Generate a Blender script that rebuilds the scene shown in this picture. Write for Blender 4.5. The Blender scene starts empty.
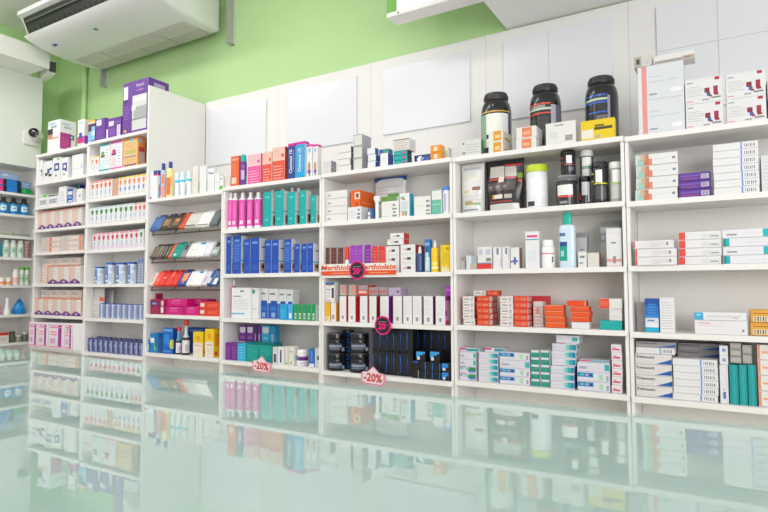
import bpy, math, random
from mathutils import Matrix, Vector
random.seed(7)
SC = bpy.context.scene
COL = SC.collection
CAMZ = 1.15
D = 3.0                      # distance of the shelf fronts from the camera, metres
# ------------------------------------------------------------------ camera
def cam_axes(yaw, pitch, roll):
    cy, sy, cp, sp = math.cos(yaw), math.sin(yaw), math.cos(pitch), math.sin(pitch)
    F = Vector((sy*cp, cy*cp, sp)); Rr = Vector((cy, -sy, 0)); U = Rr.cross(F)
    cr, sr = math.cos(roll), math.sin(roll)
    return Rr*cr+U*sr, U*cr-Rr*sr, F
AR, AU, AF = cam_axes(*[math.radians(a) for a in (-30.78, 3.157, -0.149)])
FPX = 570.0
def ray(x, y):
    return AR*((x-384)/FPX)+AU*((256-y)/FPX)+AF
def atY(x, y, Y):
    d = ray(x, y); p = d*(Y/d.y); return p.x, p.z+CAMZ
def atX(x, y, X):
    d = ray(x, y); p = d*(X/d.x); return p.y, p.z+CAMZ
cd = bpy.data.cameras.new('camera'); cam = bpy.data.objects.new('camera', cd); COL.objects.link(cam)
cam.matrix_world = Matrix(((AR.x, AU.x, -AF.x, 0), (AR.y, AU.y, -AF.y, 0), (AR.z, AU.z, -AF.z, CAMZ), (0, 0, 0, 1)))
cd.sensor_width = 36; cd.lens = 36*FPX/768; cd.clip_start = 0.01
cd.dof.use_dof = True; cd.dof.focus_distance = 3.3; cd.dof.aperture_fstop = 4.5
SC.camera = cam
# ------------------------------------------------------------------ materials
PAL = dict(white='F3F3F4', paper='E9E9EA', cream='EFE8D2', grey='B9BBBF', lgrey='D4D6DA', dgrey='5A5C62', black='121318', ink='8F939C', dark='2B2C33',
  pink='EE4DB6', hot='F0148C', mag='D4187F', crim='B80F55', pale='F2CFC6', peach='EBCDBF', coral='F26A55', orange='F4702A', red='E8392F', dred='A3141C', salmon='F59A82',
  blue='1B55B8', navy='24418F', cyan='2CB9E8', teal='12AFAF', dteal='0B8587', green='16A05A', lime='B7D62B', leaf='6FA64C', yellow='F8D012', gold='E0A020', amber='EFAF3C',
  purple='6C3A9C', dpurp='4A2470', violet='A33CC6', lilac='D9CDE6', brown='6F3B38', skin='C98F76', sky='8FC4EA', mint='8FD3BE', lcyan='9ADDEB', tan='B59A72', rose='F4A3A3')
MATS = {}
def lin(c):
    c /= 255.0
    return c/12.92 if c <= 0.04045 else ((c+0.055)/1.055)**2.4
def mat(col, rough=0.45, metal=0.0, kind='print', amp=0.03, scale=60.0, spec=0.5, alpha=1.0, trans=0.0, coat=0.0):
    key = (col, rough, metal, kind, amp, scale, spec, alpha, trans, coat)
    if key in MATS: return MATS[key]
    h = PAL.get(col, col)
    rgb = tuple(lin(int(h[i:i+2], 16)) for i in (0, 2, 4))
    if kind == 'print': rgb = tuple(c*0.88 for c in rgb)
    m = bpy.data.materials.new(f'{kind}_{col}'); m.use_nodes = True
    nt = m.node_tree; b = nt.nodes['Principled BSDF']
    tc = nt.nodes.new('ShaderNodeTexCoord'); nz = nt.nodes.new('ShaderNodeTexNoise'); nz.inputs['Scale'].default_value = scale
    nz.inputs['Detail'].default_value = 3
    mx = nt.nodes.new('ShaderNodeMix'); mx.data_type = 'RGBA'
    mx.inputs[6].default_value = (*[c*(1-amp) for c in rgb], 1); mx.inputs[7].default_value = (*[min(1, c*(1+amp)) for c in rgb], 1)
    nt.links.new(tc.outputs['Object'], nz.inputs['Vector']); nt.links.new(nz.outputs['Fac'], mx.inputs[0])
    nt.links.new(mx.outputs[2], b.inputs['Base Color'])
    b.inputs['Roughness'].default_value = rough; b.inputs['Metallic'].default_value = metal
    b.inputs['Specular IOR Level'].default_value = spec; b.inputs['Alpha'].default_value = alpha
    b.inputs['Transmission Weight'].default_value = trans; b.inputs['Coat Weight'].default_value = coat
    MATS[key] = m
    return m
# ------------------------------------------------------------------ mesh building
class MB:
    def __init__(s): s.v = []; s.f = []; s.fm = []; s.sm = []; s.idx = {}; s.mats = []; s.mi = {}
    def vid(s, p):
        k = (round(p[0], 5), round(p[1], 5), round(p[2], 5))
        i = s.idx.get(k)
        if i is None: i = s.idx[k] = len(s.v); s.v.append(k)
        return i
    def m(s, mt):
        if mt.name not in s.mi: s.mi[mt.name] = len(s.mats); s.mats.append(mt)
        return s.mi[mt.name]
    def face(s, pts, mt, smooth=False):
        ids = []
        for p in pts:
            i = s.vid(p)
            if i not in ids: ids.append(i)
        if len(ids) < 3: return
        s.f.append(ids); s.fm.append(s.m(mt)); s.sm.append(smooth)
    def quadgrid(s, o, ux, uy, w, h, rects, base, fn):
        """a flat face from o along ux (w) and uy (h), cut into cells by the printed areas"""
        us = {0.0, 1.0}; vs = {0.0, 1.0}
        for r in rects:
            us.update((round(min(max(r[0], 0), 1), 4), round(min(max(r[2], 0), 1), 4))); vs.update((round(min(max(r[1], 0), 1), 4), round(min(max(r[3], 0), 1), 4)))
        us = sorted(us); vs = sorted(vs); P = lambda u, v: o+ux*(u*w)+uy*(v*h)
        for i in range(len(us)-1):
            for j in range(len(vs)-1):
                cu, cv = (us[i]+us[i+1])/2, (vs[j]+vs[j+1])/2; c = base
                for r in rects:
                    if r[0] <= cu <= r[2] and r[1] <= cv <= r[3]: c = r[4]
                s.face([P(us[i], vs[j]), P(us[i+1], vs[j]), P(us[i+1], vs[j+1]), P(us[i], vs[j+1])], fn(c))
    def box(s, x0, x1, y0, y1, z0, z1, mt, F=(), R=(), T=(), base=None, fn=None, Lf=(), ch=0.0):
        c = min(ch, (x1-x0)/5, (y1-y0)/5, (z1-z0)/5)
        X, Y, Z = Vector((1, 0, 0)), Vector((0, 1, 0)), Vector((0, 0, 1))
        if fn is None: fn = lambda q: mt; base = 0
        w, d, h = x1-x0-2*c, y1-y0-2*c, z1-z0-2*c
        s.quadgrid(Vector((x0+c, y0, z0+c)), X, Z, w, h, F, base, fn)
        s.quadgrid(Vector((x1, y0+c, z0+c)), Y, Z, d, h, R, base, fn)
        s.quadgrid(Vector((x0+c, y0+c, z1)), X, Y, w, d, T, base, fn)
        s.quadgrid(Vector((x0, y1-c, z0+c)), -Y, Z, d, h, Lf, base, fn)
        s.quadgrid(Vector((x1-c, y1, z0+c)), -X, Z, w, h, (), base, fn)
        s.quadgrid(Vector((x0+c, y1-c, z0)), X, -Y, w, d, (), base, fn)
        if c > 0:
            m0 = fn(base)
            for sx, xa, xb in ((0, x0, x0+c), (1, x1, x1-c)):
                for ya, yb in ((y0, y0+c), (y1, y1-c)):
                    s.face([(xa, yb, z0+c), (xb, ya, z0+c), (xb, ya, z1-c), (xa, yb, z1-c)], m0)
            for za, zb in ((z0, z0+c), (z1, z1-c)):
                for ya, yb in ((y0, y0+c), (y1, y1-c)):
                    s.face([(x0+c, yb, za), (x1-c, yb, za), (x1-c, ya, zb), (x0+c, ya, zb)], m0)
                for xa, xb in ((x0, x0+c), (x1, x1-c)):
                    s.face([(xb, y0+c, za), (xb, y1-c, za), (xa, y1-c, zb), (xa, y0+c, zb)], m0)
                for xa, xb in ((x0, x0+c), (x1, x1-c)):
                    for ya, yb in ((y0, y0+c), (y1, y1-c)):
                        s.face([(xb, yb, za), (xa, yb, zb), (xb, ya, zb)], m0)
    def lathe(s, prof, fn, n=24, sx=1.0, sy=1.0, sq=2.0, patches=(), off=(0, 0, 0), a0=0.0):
        """prof = [(r,z,col)]: the band up to the next point takes col; angle 0 looks along -Y, positive towards +X"""
        pts = []
        zs = sorted({p[0] for p in patches} | {p[1] for p in patches})
        for i in range(len(prof)-1):
            (r0, z0, c), (r1, z1, _) = prof[i], prof[i+1]
            pts.append((r0, z0, c))
            for z in zs:
                if min(z0, z1)+1e-5 < z < max(z0, z1)-1e-5:
                    t = (z-z0)/(z1-z0); pts.append((r0+(r1-r0)*t, z, c))
        pts.append(prof[-1])
        def P(r, z, k):
            a = 2*math.pi*k/n-math.pi/2+a0
            ca, sa = math.cos(a), math.sin(a)
            if sq != 2.0:
                q = (abs(ca)**sq+abs(sa)**sq)**(-1.0/sq)
            else: q = 1
            return (off[0]+r*q*ca*sx, off[1]+r*q*sa*sy, off[2]+z)
        for i in range(len(pts)-1):
            r0, z0, c = pts[i]; r1, z1, _ = pts[i+1]
            for k in range(n):
                cc = c; a = (k+0.5)/n*360+math.degrees(a0); a = a-360 if a > 180 else a; zm = (z0+z1)/2
                for p in patches:
                    if p[0] <= zm <= p[1] and p[2] <= a <= p[3] and abs(z1-z0) > 1e-5: cc = p[4]
                if r0 < 1e-6 and r1 < 1e-6: continue
                s.face([P(r0, z0, k), P(r0, z0, k+1), P(r1, z1, k+1), P(r1, z1, k)], fn(cc), True)
    def tube(s, pts, r, mt, n=8):
        prev = None
        for i, p in enumerate(pts):
            p = Vector(p); q = Vector(pts[min(i+1, len(pts)-1)])-Vector(pts[max(i-1, 0)]); q.normalize()
            u = q.cross(Vector((0, 0, 1)) if abs(q.z) < .9 else Vector((1, 0, 0))).normalized(); w = q.cross(u)
            ring = [p+(u*math.cos(2*math.pi*k/n)+w*math.sin(2*math.pi*k/n))*r for k in range(n)]
            if prev:
                for k in range(n): s.face([prev[k], prev[(k+1) % n], ring[(k+1) % n], ring[k]], mt, True)
            else: s.face(ring, mt)
            prev = ring
        s.face(prev, mt)
    def prism(s, poly, y0, y1, mt):
        """a flat outline in x,z pulled from y0 to y1"""
        s.face([(x, y0, z) for x, z in poly], mt); s.face([(x, y1, z) for x, z in reversed(poly)], mt)
        for i in range(len(poly)):
            a, b = poly[i], poly[(i+1) % len(poly)]
            s.face([(a[0], y0, a[1]), (a[0], y1, a[1]), (b[0], y1, b[1]), (b[0], y0, b[1])], mt)
    def obj(s, name, parent=None, sharp=True):
        me = bpy.data.meshes.new(name); me.from_pydata(s.v, [], s.f)
        for mt in s.mats: me.materials.append(mt)
        me.polygons.foreach_set('material_index', s.fm); me.polygons.foreach_set('use_smooth', s.sm)
        if any(s.sm) and sharp: me.set_sharp_from_angle(angle=math.radians(40))
        me.update()
        import bmesh
        bm = bmesh.new(); bm.from_mesh(me); bmesh.ops.recalc_face_normals(bm, faces=bm.faces); bm.to_mesh(me); bm.free()
        o = bpy.data.objects.new(name, me); COL.objects.link(o)
        if parent: o.parent = parent
        return o
REG = []
def tag(o, look, place, cat, group=None):
    o['category'] = cat
    if group: o['group'] = group
    REG.append((o, look, place)); return o
def empty(name, loc, rz=0):
    e = bpy.data.objects.new(name, None); COL.objects.link(e); e.location = loc; e.rotation_euler.z = rz; e.empty_display_size = 0.05
    return e
def struct(o): o['kind'] = 'structure'; return o
def lettering(txt, size, col, parent, loc, rot=(math.pi/2, 0, 0), bold=0.0, align='CENTER', sx=1.0, name='lettering', rough=0.5, shear=0.0):
    cu = bpy.data.curves.new('lettering', 'FONT'); cu.body = txt; cu.size = size; cu.align_x = align; cu.align_y = 'CENTER'
    cu.offset = bold; cu.shear = shear; cu.extrude = 0.0004; cu.resolution_u = 2
    t = bpy.data.objects.new('tmp', cu); COL.objects.link(t)
    dg = bpy.context.evaluated_depsgraph_get()
    me = bpy.data.meshes.new_from_object(t.evaluated_get(dg)); bpy.data.objects.remove(t)
    me.materials.clear(); me.materials.append(mat(col, rough))
    o = bpy.data.objects.new(name, me); COL.objects.link(o); o.parent = parent; o.location = loc; o.rotation_euler = rot; o.scale = (sx, 1, 1)
    return o
def fprint(c): return mat(c, 0.42)
def fplast(c): return mat(c, 0.3, kind='plastic')
def fgloss(c): return mat(c, 0.16, kind='gloss')
# ------------------------------------------------------------------ where things stand
BX = [-5.74, -4.89, -4.05, -3.177, -2.2655, -1.3265, -0.403, 0.52]
SH = {(1,0):(35.8,155.2,85,144.6),(1,1):(35.2,182.8,83.3,175.5),(1,2):(35.8,207.3,82.7,200.7),(1,3):(35.2,230,82.1,225.3),(1,4):(33.5,252.6,81.5,250.3),(1,5):(33.5,283.8,81,284),(1,6):(32.9,315,81,316.4),(1,7):(31.7,346.3,81,351),
 (2,0):(87,142.7,149,128.7),(2,1):(88.8,173.8,146.8,162.9),(2,2):(88.2,199.3,145.6,192.2),(2,3):(87.6,225,145,219.1),(2,4):(87,250.1,145,247.3),(2,5):(85.9,284.4,143.9,283.4),(2,6):(85.9,317.5,143.9,320.8),(2,7):(85.9,351.6,143.9,357.5),
 (3,0):(146.2,200.4,223.5,189.3),(3,3):(145.6,314.1,221.8,316.8),(3,4):(145,352.5,221.8,359),
 (4,0):(224.8,187.7,322.5,174),(4,1):(222.5,229.3,322,223.6),(4,2):(222,273.6,321.3,272.7),(4,3):(222,318.5,320.4,321),(4,4):(222,360.6,320.4,368.2),
 (5,0):(322.5,172.6,452.5,158.2),(5,1):(322.5,222,453.6,213.5),(5,2):(321.8,273.7,453.7,271.8),(5,3):(321.8,321.9,451.7,325.4),(5,4):(320.9,370.3,451.7,382),
 (6,0):(456.8,157,622.8,135.6),(6,1):(456.8,213.6,622.8,200.4),(6,2):(456.8,269.5,622.8,266.6),(6,3):(456,326.3,623,329.2),(6,4):(455,382,623.2,393),
 (7,0):(633.7,135.7,768,118.1),(7,1):(632.3,201.7,768,190.7),(7,2):(633.7,266.5,768,262.7),(7,3):(632.7,332.5,768,336.3),(7,4):(631.4,398.8,768,406.1)}
FZ = {k: (atY(v[0], v[1], D-0.008)[1]+atY(v[2], v[3], D-0.008)[1])/2 for k, v in SH.items()}
BAYN = {1: 'corner tower bay', 2: 'inner tower bay', 3: 'hanging-pack bay', 4: 'blue-carton bay', 5: 'sale-sign bay', 6: 'black-jug bay', 7: 'end bay', 0: 'side-wall unit'}
SHN = {1: ['top', 'second', 'third', 'fourth', 'fifth', 'sixth', 'seventh', 'bottom'], 3: ['top', '', '', 'middle', 'bottom'], 4: ['top', 'second', 'middle', 'fourth', 'bottom']}
CUR = dict(z=0, place='')
def S(b, i):
    CUR['z'] = FZ[(b, i)]+0.0006; CUR['b'] = b; CUR['s'] = i
    CUR['place'] = f"{BAYN[b]}'s {SHN[1 if b < 3 else 3 if b == 3 else 4][i]} shelf"
def zat(x, y, back): return atY(x, y, D+back)[1]
def X_(x, y, back): return atY(x, y, D+back)[0]
# ------------------------------------------------------------------ product builders
def clamp(a, b, back=0.02):
    """keep goods clear of the side panels of their bay"""
    bay, sh = CUR.get('b', 0), CUR.get('s', 0)
    lo, hi = BX[bay-1]+0.0195, BX[bay]-0.0195
    if ((sh == 0 and not bay == 2) or back < 0) and not (bay == 1 and sh == 7): lo = -99 if bay != 3 else BX[2]+0.003
    if (sh == 0 and bay != 2) or back < 0: hi = 99 if bay != 1 else BX[1]-0.0195
    if sh == 0 and bay == 2: lo = -99
    if a < lo: a, b = lo, max(b, lo+0.02)
    if b > hi: b, a = hi, min(a, hi-0.02)
    return a, b
def ceil_z():
    bay, sh = CUR.get('b', 0), CUR.get('s', 0)
    if bay == 0 or sh == 0: return 99
    return FZ.get((bay, sh-1), 99)-0.030
def carton(look, x0, x1, yt, dep=0.10, c='white', F=(), R=(), T=(), back=0.02, zb=None, name='medicine_box', cat='box', h=None, fn=fprint, group=None, rot=0.0, nolabel=False, side=None):
    zb = CUR['z'] if zb is None else zb
    xm = (x0+x1)/2; ym = yt if yt is not None else 250
    a, b = clamp(X_(x0, ym, back), X_(x1, ym, back), back); w = abs(b-a)-0.0012
    if CUR['s'] > 0: dep = min(dep, 0.262-back)
    if h is None: h = zat(xm, yt, back)-zb
    h = max(0.012, min(h, ceil_z()-zb))
    R = list(R)
    if side: R = [(0, 0, 1, 1, side)]+R
    m = MB(); m.box(-w/2, w/2, 0, dep, 0, h-0.0006, None, F, R, T, c, fn, R if side else (), ch=0.0012)
    o = m.obj(name); o.location = ((a+b)/2, D+back, zb); o.rotation_euler.z = rot
    tag(o, look, CUR['place'], cat, group)
    o['zt'] = zb+h
    return o
def stack(look, x0, x1, yt, n, dep=0.10, jit=0.0, group=None, zb=None, Fs=None, back=0.02, **k):
    zb = CUR['z'] if zb is None else zb
    zt = min(zat((x0+x1)/2, yt, back), ceil_z()); h = (zt-zb)/n; out = []
    F = k.pop('F', ())
    for i in range(n):
        j = random.uniform(-jit, jit)
        out.append(carton(look, x0+j, x1+j, yt+(n-1-i)*1.0, dep, zb=zb+i*h, h=h, F=Fs[i] if Fs else F, back=back, group=group, **k))
    return out
def row(look, x0, x1, n, yt, dep=0.10, gap=0.004, group=None, back=0.02, **k):
    """n equal cartons side by side between two pixel columns of the shelf front; yt the tops at both ends"""
    ya, yb = yt if isinstance(yt, tuple) else (yt, yt)
    zb = k.pop('zb', None); zb = CUR['z'] if zb is None else zb
    a, b = clamp(X_(x0, ya, back), X_(x1, yb, back), back); h = (zat(x0, ya, back)+zat(x1, yb, back))/2-zb
    p = (b-a)/n; w = p-gap; nm = k.pop('name', 'medicine_box'); cat = k.pop('cat', 'box')
    c = k.pop('c', 'white'); side = k.pop('side', None); R = list(k.pop('R', ()))
    if side: R = [(0, 0, 1, 1, side)]+R
    m = MB(); m.box(-w/2, w/2, 0, dep, 0, h-0.0006, None, k.get('F', ()), R, k.get('T', ()), c, fprint, ch=0.0012)
    first = m.obj(nm); out = []
    for i in range(n):
        o = first if i == 0 else first.copy()
        if i: COL.objects.link(o)
        o.location = (a+p*(i+0.5), D+back+random.uniform(0, 0.004), zb)
        tag(o, look if isinstance(look, str) else look[i], CUR['place'], cat, group); out.append(o)
    return out
def lines(u0, v0, u1, v1, n, col='ink', f=0.35):
    s = (v1-v0)/n
    return [(u0, v0+i*s, u1-(0.18*(u1-u0) if i % 3 == 1 else 0), v0+i*s+s*f, col) for i in range(n)]
def bars(u0, v0, u1, v1, n=5, col='dgrey'):
    s = (u1-u0)/n
    return [(u0+i*s, v0, u0+i*s+s*(0.55 if i % 2 else 0.35), v1, col) for i in range(n)]
def turned(look, x0, x1, yt, name, cat, body, cap=None, capname='cap', patches=(), back=None, zb=None, sx=1.0, sy=1.0, sq=2.0, n=24, fn=fplast, fncap=None, group=None, a0=0.0, extra=None, bodyname='body'):
    """a round container: body and cap are profiles in units of (half width, full height)"""
    zb = CUR['z'] if zb is None else zb
    back0 = 0.02 if back is None else back
    xm = (x0+x1)/2; r = 0.03
    dth = abs(math.atan((x1-384)/FPX)-math.atan((x0-384)/FPX))
    for _ in range(4):
        Yc = D+back0+r*sy; xc, zt = atY(xm, yt, Yc); r = math.hypot(xc, Yc)*math.sin(dth/2)
    h = min(zt, ceil_z())-zb; xl, xh = clamp(xc-r*sx, xc+r*sx, back0); rr = r*sx*1.05; xc = max(xc, xl+rr) if xl > xc-r*sx+1e-6 else min(xc, xh-rr) if xh < xc+r*sx-1e-6 else xc
    e = empty(name, (xc, Yc, zb), math.atan2(-xc, Yc)*(1 if sy == 1.0 else 0.5))
    m = MB(); m.lathe([(p[0]*r, p[1]*h, p[2]) for p in body], fn, n, sx, sy, sq, [(p[0]*h, p[1]*h, p[2], p[3], p[4]) for p in patches], a0=a0)
    m.obj(bodyname, e)
    if cap:
        m = MB(); m.lathe([(p[0]*r, p[1]*h, p[2]) for p in cap], fncap or fn, n, sx, sy, sq); m.obj(capname, e)
    tag(e, look, CUR['place'], cat, group)
    e['r'] = r; e['h'] = h
    return e
def pouch(look, X0, X1, zb, zt, Y0, thick, c, name='pouch', cat='pouch', rects=(), tilt=0.0, band=None, bandname='zip_seal', fn=fgloss, place=None, taper=0.0, group=None, rot=0.0, roll=0.0, bulge=1.0):
    X0, X1 = clamp(X0, X1, Y0-D); zt = min(zt, ceil_z()); w, h = X1-X0, zt-zb; nu, nv = 10, 12
    e = empty(name, ((X0+X1)/2, Y0+thick/2, zb)); e.rotation_euler = (tilt, roll, rot)
    m = MB()
    us = sorted({i/nu for i in range(nu+1)} | {min(max(r[k], 0), 1) for r in rects for k in (0, 2)}); vs = sorted({i/nv for i in range(nv+1)} | {min(max(r[k], 0), 1) for r in rects for k in (1, 3)})
    def P(u, v, s):
        t = thick/2*(max(0, math.sin(math.pi*min(max(u, .0), 1)))**0.6)*(max(0, 1-v)**0.6)*(1 if v > .12 else 0.75+v*2)*bulge
        if u in (0, 1) or v == 1: t = 0.0008
        ww = w*(1-taper*(1-v))
        return (ww*(u-.5)+0.004*math.sin(9*v+u*3)*(0 if u in (0, 1) else 1), s*max(t, 0.0008), h*v)
    for i in range(len(us)-1):
        for j in range(len(vs)-1):
            cu, cv = (us[i]+us[i+1])/2, (vs[j]+vs[j+1])/2; col = c
            for r in rects:
                if r[0] <= cu <= r[2] and r[1] <= cv <= r[3]: col = r[4]
            A = [(us[i], vs[j]), (us[i+1], vs[j]), (us[i+1], vs[j+1]), (us[i], vs[j+1])]
            m.face([P(a, b, -1) for a, b in A], fn(col), True); m.face([P(a, b, 1) for a, b in reversed(A)], fn(c), True)
    for L in ([(u, 0) for u in us], [(u, 1) for u in us], [(0, v) for v in vs], [(1, v) for v in vs]):
        for i in range(len(L)-1):
            a, b = L[i], L[i+1]; m.face([P(*a, -1), P(*b, -1), P(*b, 1), P(*a, 1)], fn(c))
    m.obj('bag', e, sharp=False)
    if band:
        m = MB(); m.box(-w/2-.001, w/2+.001, -0.003, 0.003, h*band[0], h*band[1]+.002, fn(band[2])); m.obj(bandname, e)
    tag(e, look, place or CUR['place'], cat, group)
    return e
# ================================================================== the room
WALLW = mat('EAE7E6', 0.55, kind='paint', amp=0.02, scale=4)
GREEN = mat('B8D99A', 0.6, kind='paint', amp=0.03, scale=3)
LAM = mat('EDEAE8', 0.38, kind='laminate', amp=0.015, scale=9)
LAMB = mat('ECE9E4', 0.5, kind='laminate', amp=0.02, scale=7)
CEIL = mat('EDEDEA', 0.7, kind='plaster', amp=0.02, scale=8)
FLOORM = mat('CFCBC4', 0.35, kind='tile', amp=0.06, scale=2)
YW = 3.6
def slab(name, x0, x1, y0, y1, z0, z1, mt):
    m = MB(); m.box(x0, x1, y0, y1, z0, z1, mt); return struct(m.obj(name))
slab('floor', -6.7, 3.2, -3.0, 3.8, -0.1, 0.0, FLOORM)
slab('wall_back', -6.6, 3.2, 3.62, 3.75, 0.0, 3.95, GREEN)
slab('wall_left', -6.65, -6.5, -3.0, 3.62, 0.0, 3.95, GREEN)
slab('ceiling', -6.65, 3.2, -3.0, 3.75, 3.95, 4.05, CEIL)
# white facing above the shelving, one panel to each bay, with an open joint between
joints = [-4.05, -3.178, -2.255, -1.34, -0.446, 0.50, 1.42]
for i in range(6):
    m = MB(); m.box(joints[i]+.0003, joints[i+1]-.0003, YW, 3.6195, 1.9, 2.855, WALLW, ch=0.0035); struct(m.obj('trim_%d' % (i+1)))
# soffit over the bays on the camera's right and the deep ledge over the side wall
slab('ceiling_soffit', -1.19, 2.6, 1.9, 3.6195, 2.865, 3.949, CEIL)
slab('wall_left_facing', -6.4995, -6.14, -0.5, 3.25, 2.40, 3.36, mat('E6E8E2', 0.6, kind='paint', amp=0.02, scale=4))
m = MB(); m.box(-6.499, -5.76, 0.4, 3.10, 3.361, 3.50, CEIL); m.box(-5.76, -5.745, 0.4, 3.10, 3.345, 3.53, mat('D9D9D2', 0.5, kind='laminate'))
struct(m.obj('trim_ledge'))
# ================================================================== shelving
def unit(b, x0, x1, zs, look):
    e = empty('shelving_unit', ((x0+x1)/2, D, 0)); t = 0.0165; cx = (x0+x1)/2
    zt = max(zs)
    for sx, xa in ((-1, x0+0.0015), (1, x1-t-0.0015)):
        m = MB(); ztop = 2.835 if (b == 2 and sx > 0) else zt-(0.027 if b != 2 or sx < 0 else 0)
        yb = 3.598 if b <= 2 else 3.30
        m.box(xa-cx, xa+t-cx, 0, yb-D, 0, ztop, LAM, ch=0.001)
        if b > 2 or sx < 0:          # rows of shelf-pin holes on the inner face
            pass
        m.obj('side_panel', e)
    m = MB(); m.box(x0+t+.003-cx, x1-t-.003-cx, 0.265, 0.275, 0.08, zt-0.027, LAMB); m.obj('back_panel', e)
    for k, z in enumerate(sorted(zs, reverse=True)):
        m = MB(); top = k == 0; yb = (3.595 if b < 3 else 3.595)-D if top else 0.264
        xa, xb = x0+t+.002-cx, x1-t-.002-cx
        if top:
            xr = x1-cx-0.002-(t+0.002 if b == 2 else 0)
            m.box(x0-cx+0.002, xr, -0.008, yb, z-0.026, z, LAM, ch=0.001)
        else:
            # the board between the sides, its front edge lapping over them
            m.box(xa, xb, -0.0005, yb, z-0.026, z, LAM)
            q = m.obj('shelf', e); m = MB(); m.box(x0-cx+0.006, x1-cx-0.006, -0.010, -0.0006, z-0.026, z, LAM); m.obj('front_edge', q); continue
        m.obj('shelf', e)
    m = MB(); m.box(x0+t+.003-cx, x1-t-.003-cx, 0.03, 0.045, 0, 0.08, LAMB); m.obj('plinth', e)
    tag(e, look, '', 'shelving unit', 'shelving bays')
for b in range(1, 8):
    zs = [FZ[k] for k in FZ if k[0] == b]; zl = min(zs)
    lows = [zl-0.30] if b >= 3 else []
    unit(b, BX[b-1], BX[b], zs+lows, {1: 'tall white shelving tower of eight boards in the corner', 2: 'tall white shelving tower with a high side panel', 3: 'white shelving bay with sloping racks of hanging packs',
      4: 'white shelving bay holding pink bottles and blue cartons', 5: 'white shelving bay with the orange sign strips', 6: 'white shelving bay under the three black jugs', 7: 'white shelving bay with white cartons at the wall end'}[b])
# the unit along the side wall
XL = -6.14
LZ = [atX(16, y, XL)[1] for y in (193, 214.3, 236, 257.5, 285.3, 314.5, 342.5)]
e = empty('shelving_unit', (XL, 2.0, 0))
m = MB(); m.box(-0.30, -0.29, -2.4, 1.25, 0.05, 2.399, LAMB); m.obj('back_panel', e)
for ya in (-2.4, -1.2, 0.0, 1.226):
    m = MB(); m.box(-0.289, 0, ya, ya+0.024, 0, 2.399, LAM); m.obj('side_panel', e)
for z in LZ:
    for ya, yl in ((-2.375, 1.17), (-1.175, 1.17), (0.025, 1.2)):
        m = MB(); m.box(-0.288, 0.004, ya, ya+yl, z-0.026, z, LAM); m.obj('shelf', e)
tag(e, 'white shelving along the side wall beside the tower', '', 'shelving unit')
# ================================================================== counter
def glassmat():
    m = bpy.data.materials.new('counter_glass'); m.use_nodes = True; nt = m.node_tree; b = nt.nodes['Principled BSDF']
    tc = nt.nodes.new('ShaderNodeTexCoord'); nz = nt.nodes.new('ShaderNodeTexNoise'); nz.inputs['Scale'].default_value = 1.5
    mx = nt.nodes.new('ShaderNodeMix'); mx.data_type = 'RGBA'
    mx.inputs[6].default_value = (*[lin(c) for c in (146, 167, 162)], 1); mx.inputs[7].default_value = (*[lin(c) for c in (152, 173, 168)], 1)
    nt.links.new(tc.outputs['Object'], nz.inputs['Vector']); nt.links.new(nz.outputs['Fac'], mx.inputs[0]); nt.links.new(mx.outputs[2], b.inputs['Base Color'])
    b.inputs['Roughness'].default_value = 0.0; b.inputs['IOR'].default_value = 1.5
    return m
ZC = CAMZ-0.1165
e = empty('counter', (-0.6, 0, 0))
m = MB(); m.box(-2.6, 2.4, -0.55, 0.575, ZC-0.012, ZC, glassmat(), ch=0.0015); m.obj('glass_top', e)
m = MB(); m.box(-2.55, 2.35, -0.5, 0.53, 0, ZC-0.0125, LAM); m.obj('cabinet', e)
tag(e, 'pale green glass topped counter mirroring the shelves', '', 'counter')
# ================================================================== air conditioner
acw = mat('DFE1DE', 0.32, kind='plastic', amp=0.01); acd = mat('1B1E1C', 0.5, kind='plastic'); acg = mat('D2CFC8', 0.5, kind='plastic')
AX0, AX1 = -5.60, -3.79
e = empty('air_conditioner', ((AX0+AX1)/2, 3.1, 3.4)); cx = (AX0+AX1)/2
sec = [(3.52, 3.44), (3.27, 3.425), (3.05, 3.435), (2.90, 3.46), (2.80, 3.49), (2.765, 3.515), (2.80, 3.545), (2.745, 3.675), (2.70, 3.685), (2.70, 3.72), (2.77, 3.79), (3.05, 3.83), (3.52, 3.83)]
def acshell(xa, xb, mt, name, k=1.0):
    m = MB(); my, mz = 3.15, 3.63
    P = lambda x, q, s: (x-cx, my+(q[0]-my)*s-3.1, mz+(q[1]-mz)*s-3.4)
    xs = [(xa, 0.93), (xa+0.012, 0.985), (xa+0.035, 1.0), (xb-0.035, 1.0), (xb-0.012, 0.985), (xb, 0.93)] if name == 'casing' else [(xa, k), (xb, k)]
    for i in range(len(xs)-1):
        for j in range(len(sec)):
            a, b = sec[j], sec[(j+1) % len(sec)]
            mm = mt
            if name == 'casing' and j == 6 and i == 2: mm = acd
            m.face([P(xs[i][0], a, xs[i][1]), P(xs[i+1][0], a, xs[i+1][1]), P(xs[i+1][0], b, xs[i+1][1]), P(xs[i][0], b, xs[i][1])], mm, j not in (6,))
    m.face([P(xs[0][0], q, xs[0][1]) for q in sec], mt); m.face([P(xs[-1][0], q, xs[-1][1]) for q in reversed(sec)], mt)
    return m.obj(name, e)
acshell(AX0, AX1, acw, 'casing')
m = MB()   # intake grille: slats of four panels under the rear of the casing
gx0, gx1 = AX0+0.10, AX1-0.10; n = 4; pw = (gx1-gx0)/n
for i in range(n):
    xa, xb = gx0+pw*i+0.008-cx, gx0+pw*(i+1)-0.008-cx
    for j in range(16):
        y = 3.213+0.018*j; z = 3.425+abs(y-3.27)*0.06
        m.box(xa, xb, y-3.1, y+0.011-3.1, z-0.008-3.4, z-0.001-3.4, acg)
    m.box(xa, xb, 3.210-3.1, 3.502-3.1, 3.4225-3.4, 3.4232-3.4, mat('B9B6AE', 0.6, kind='plastic'))
g = m.obj('intake_grille', e)
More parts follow.
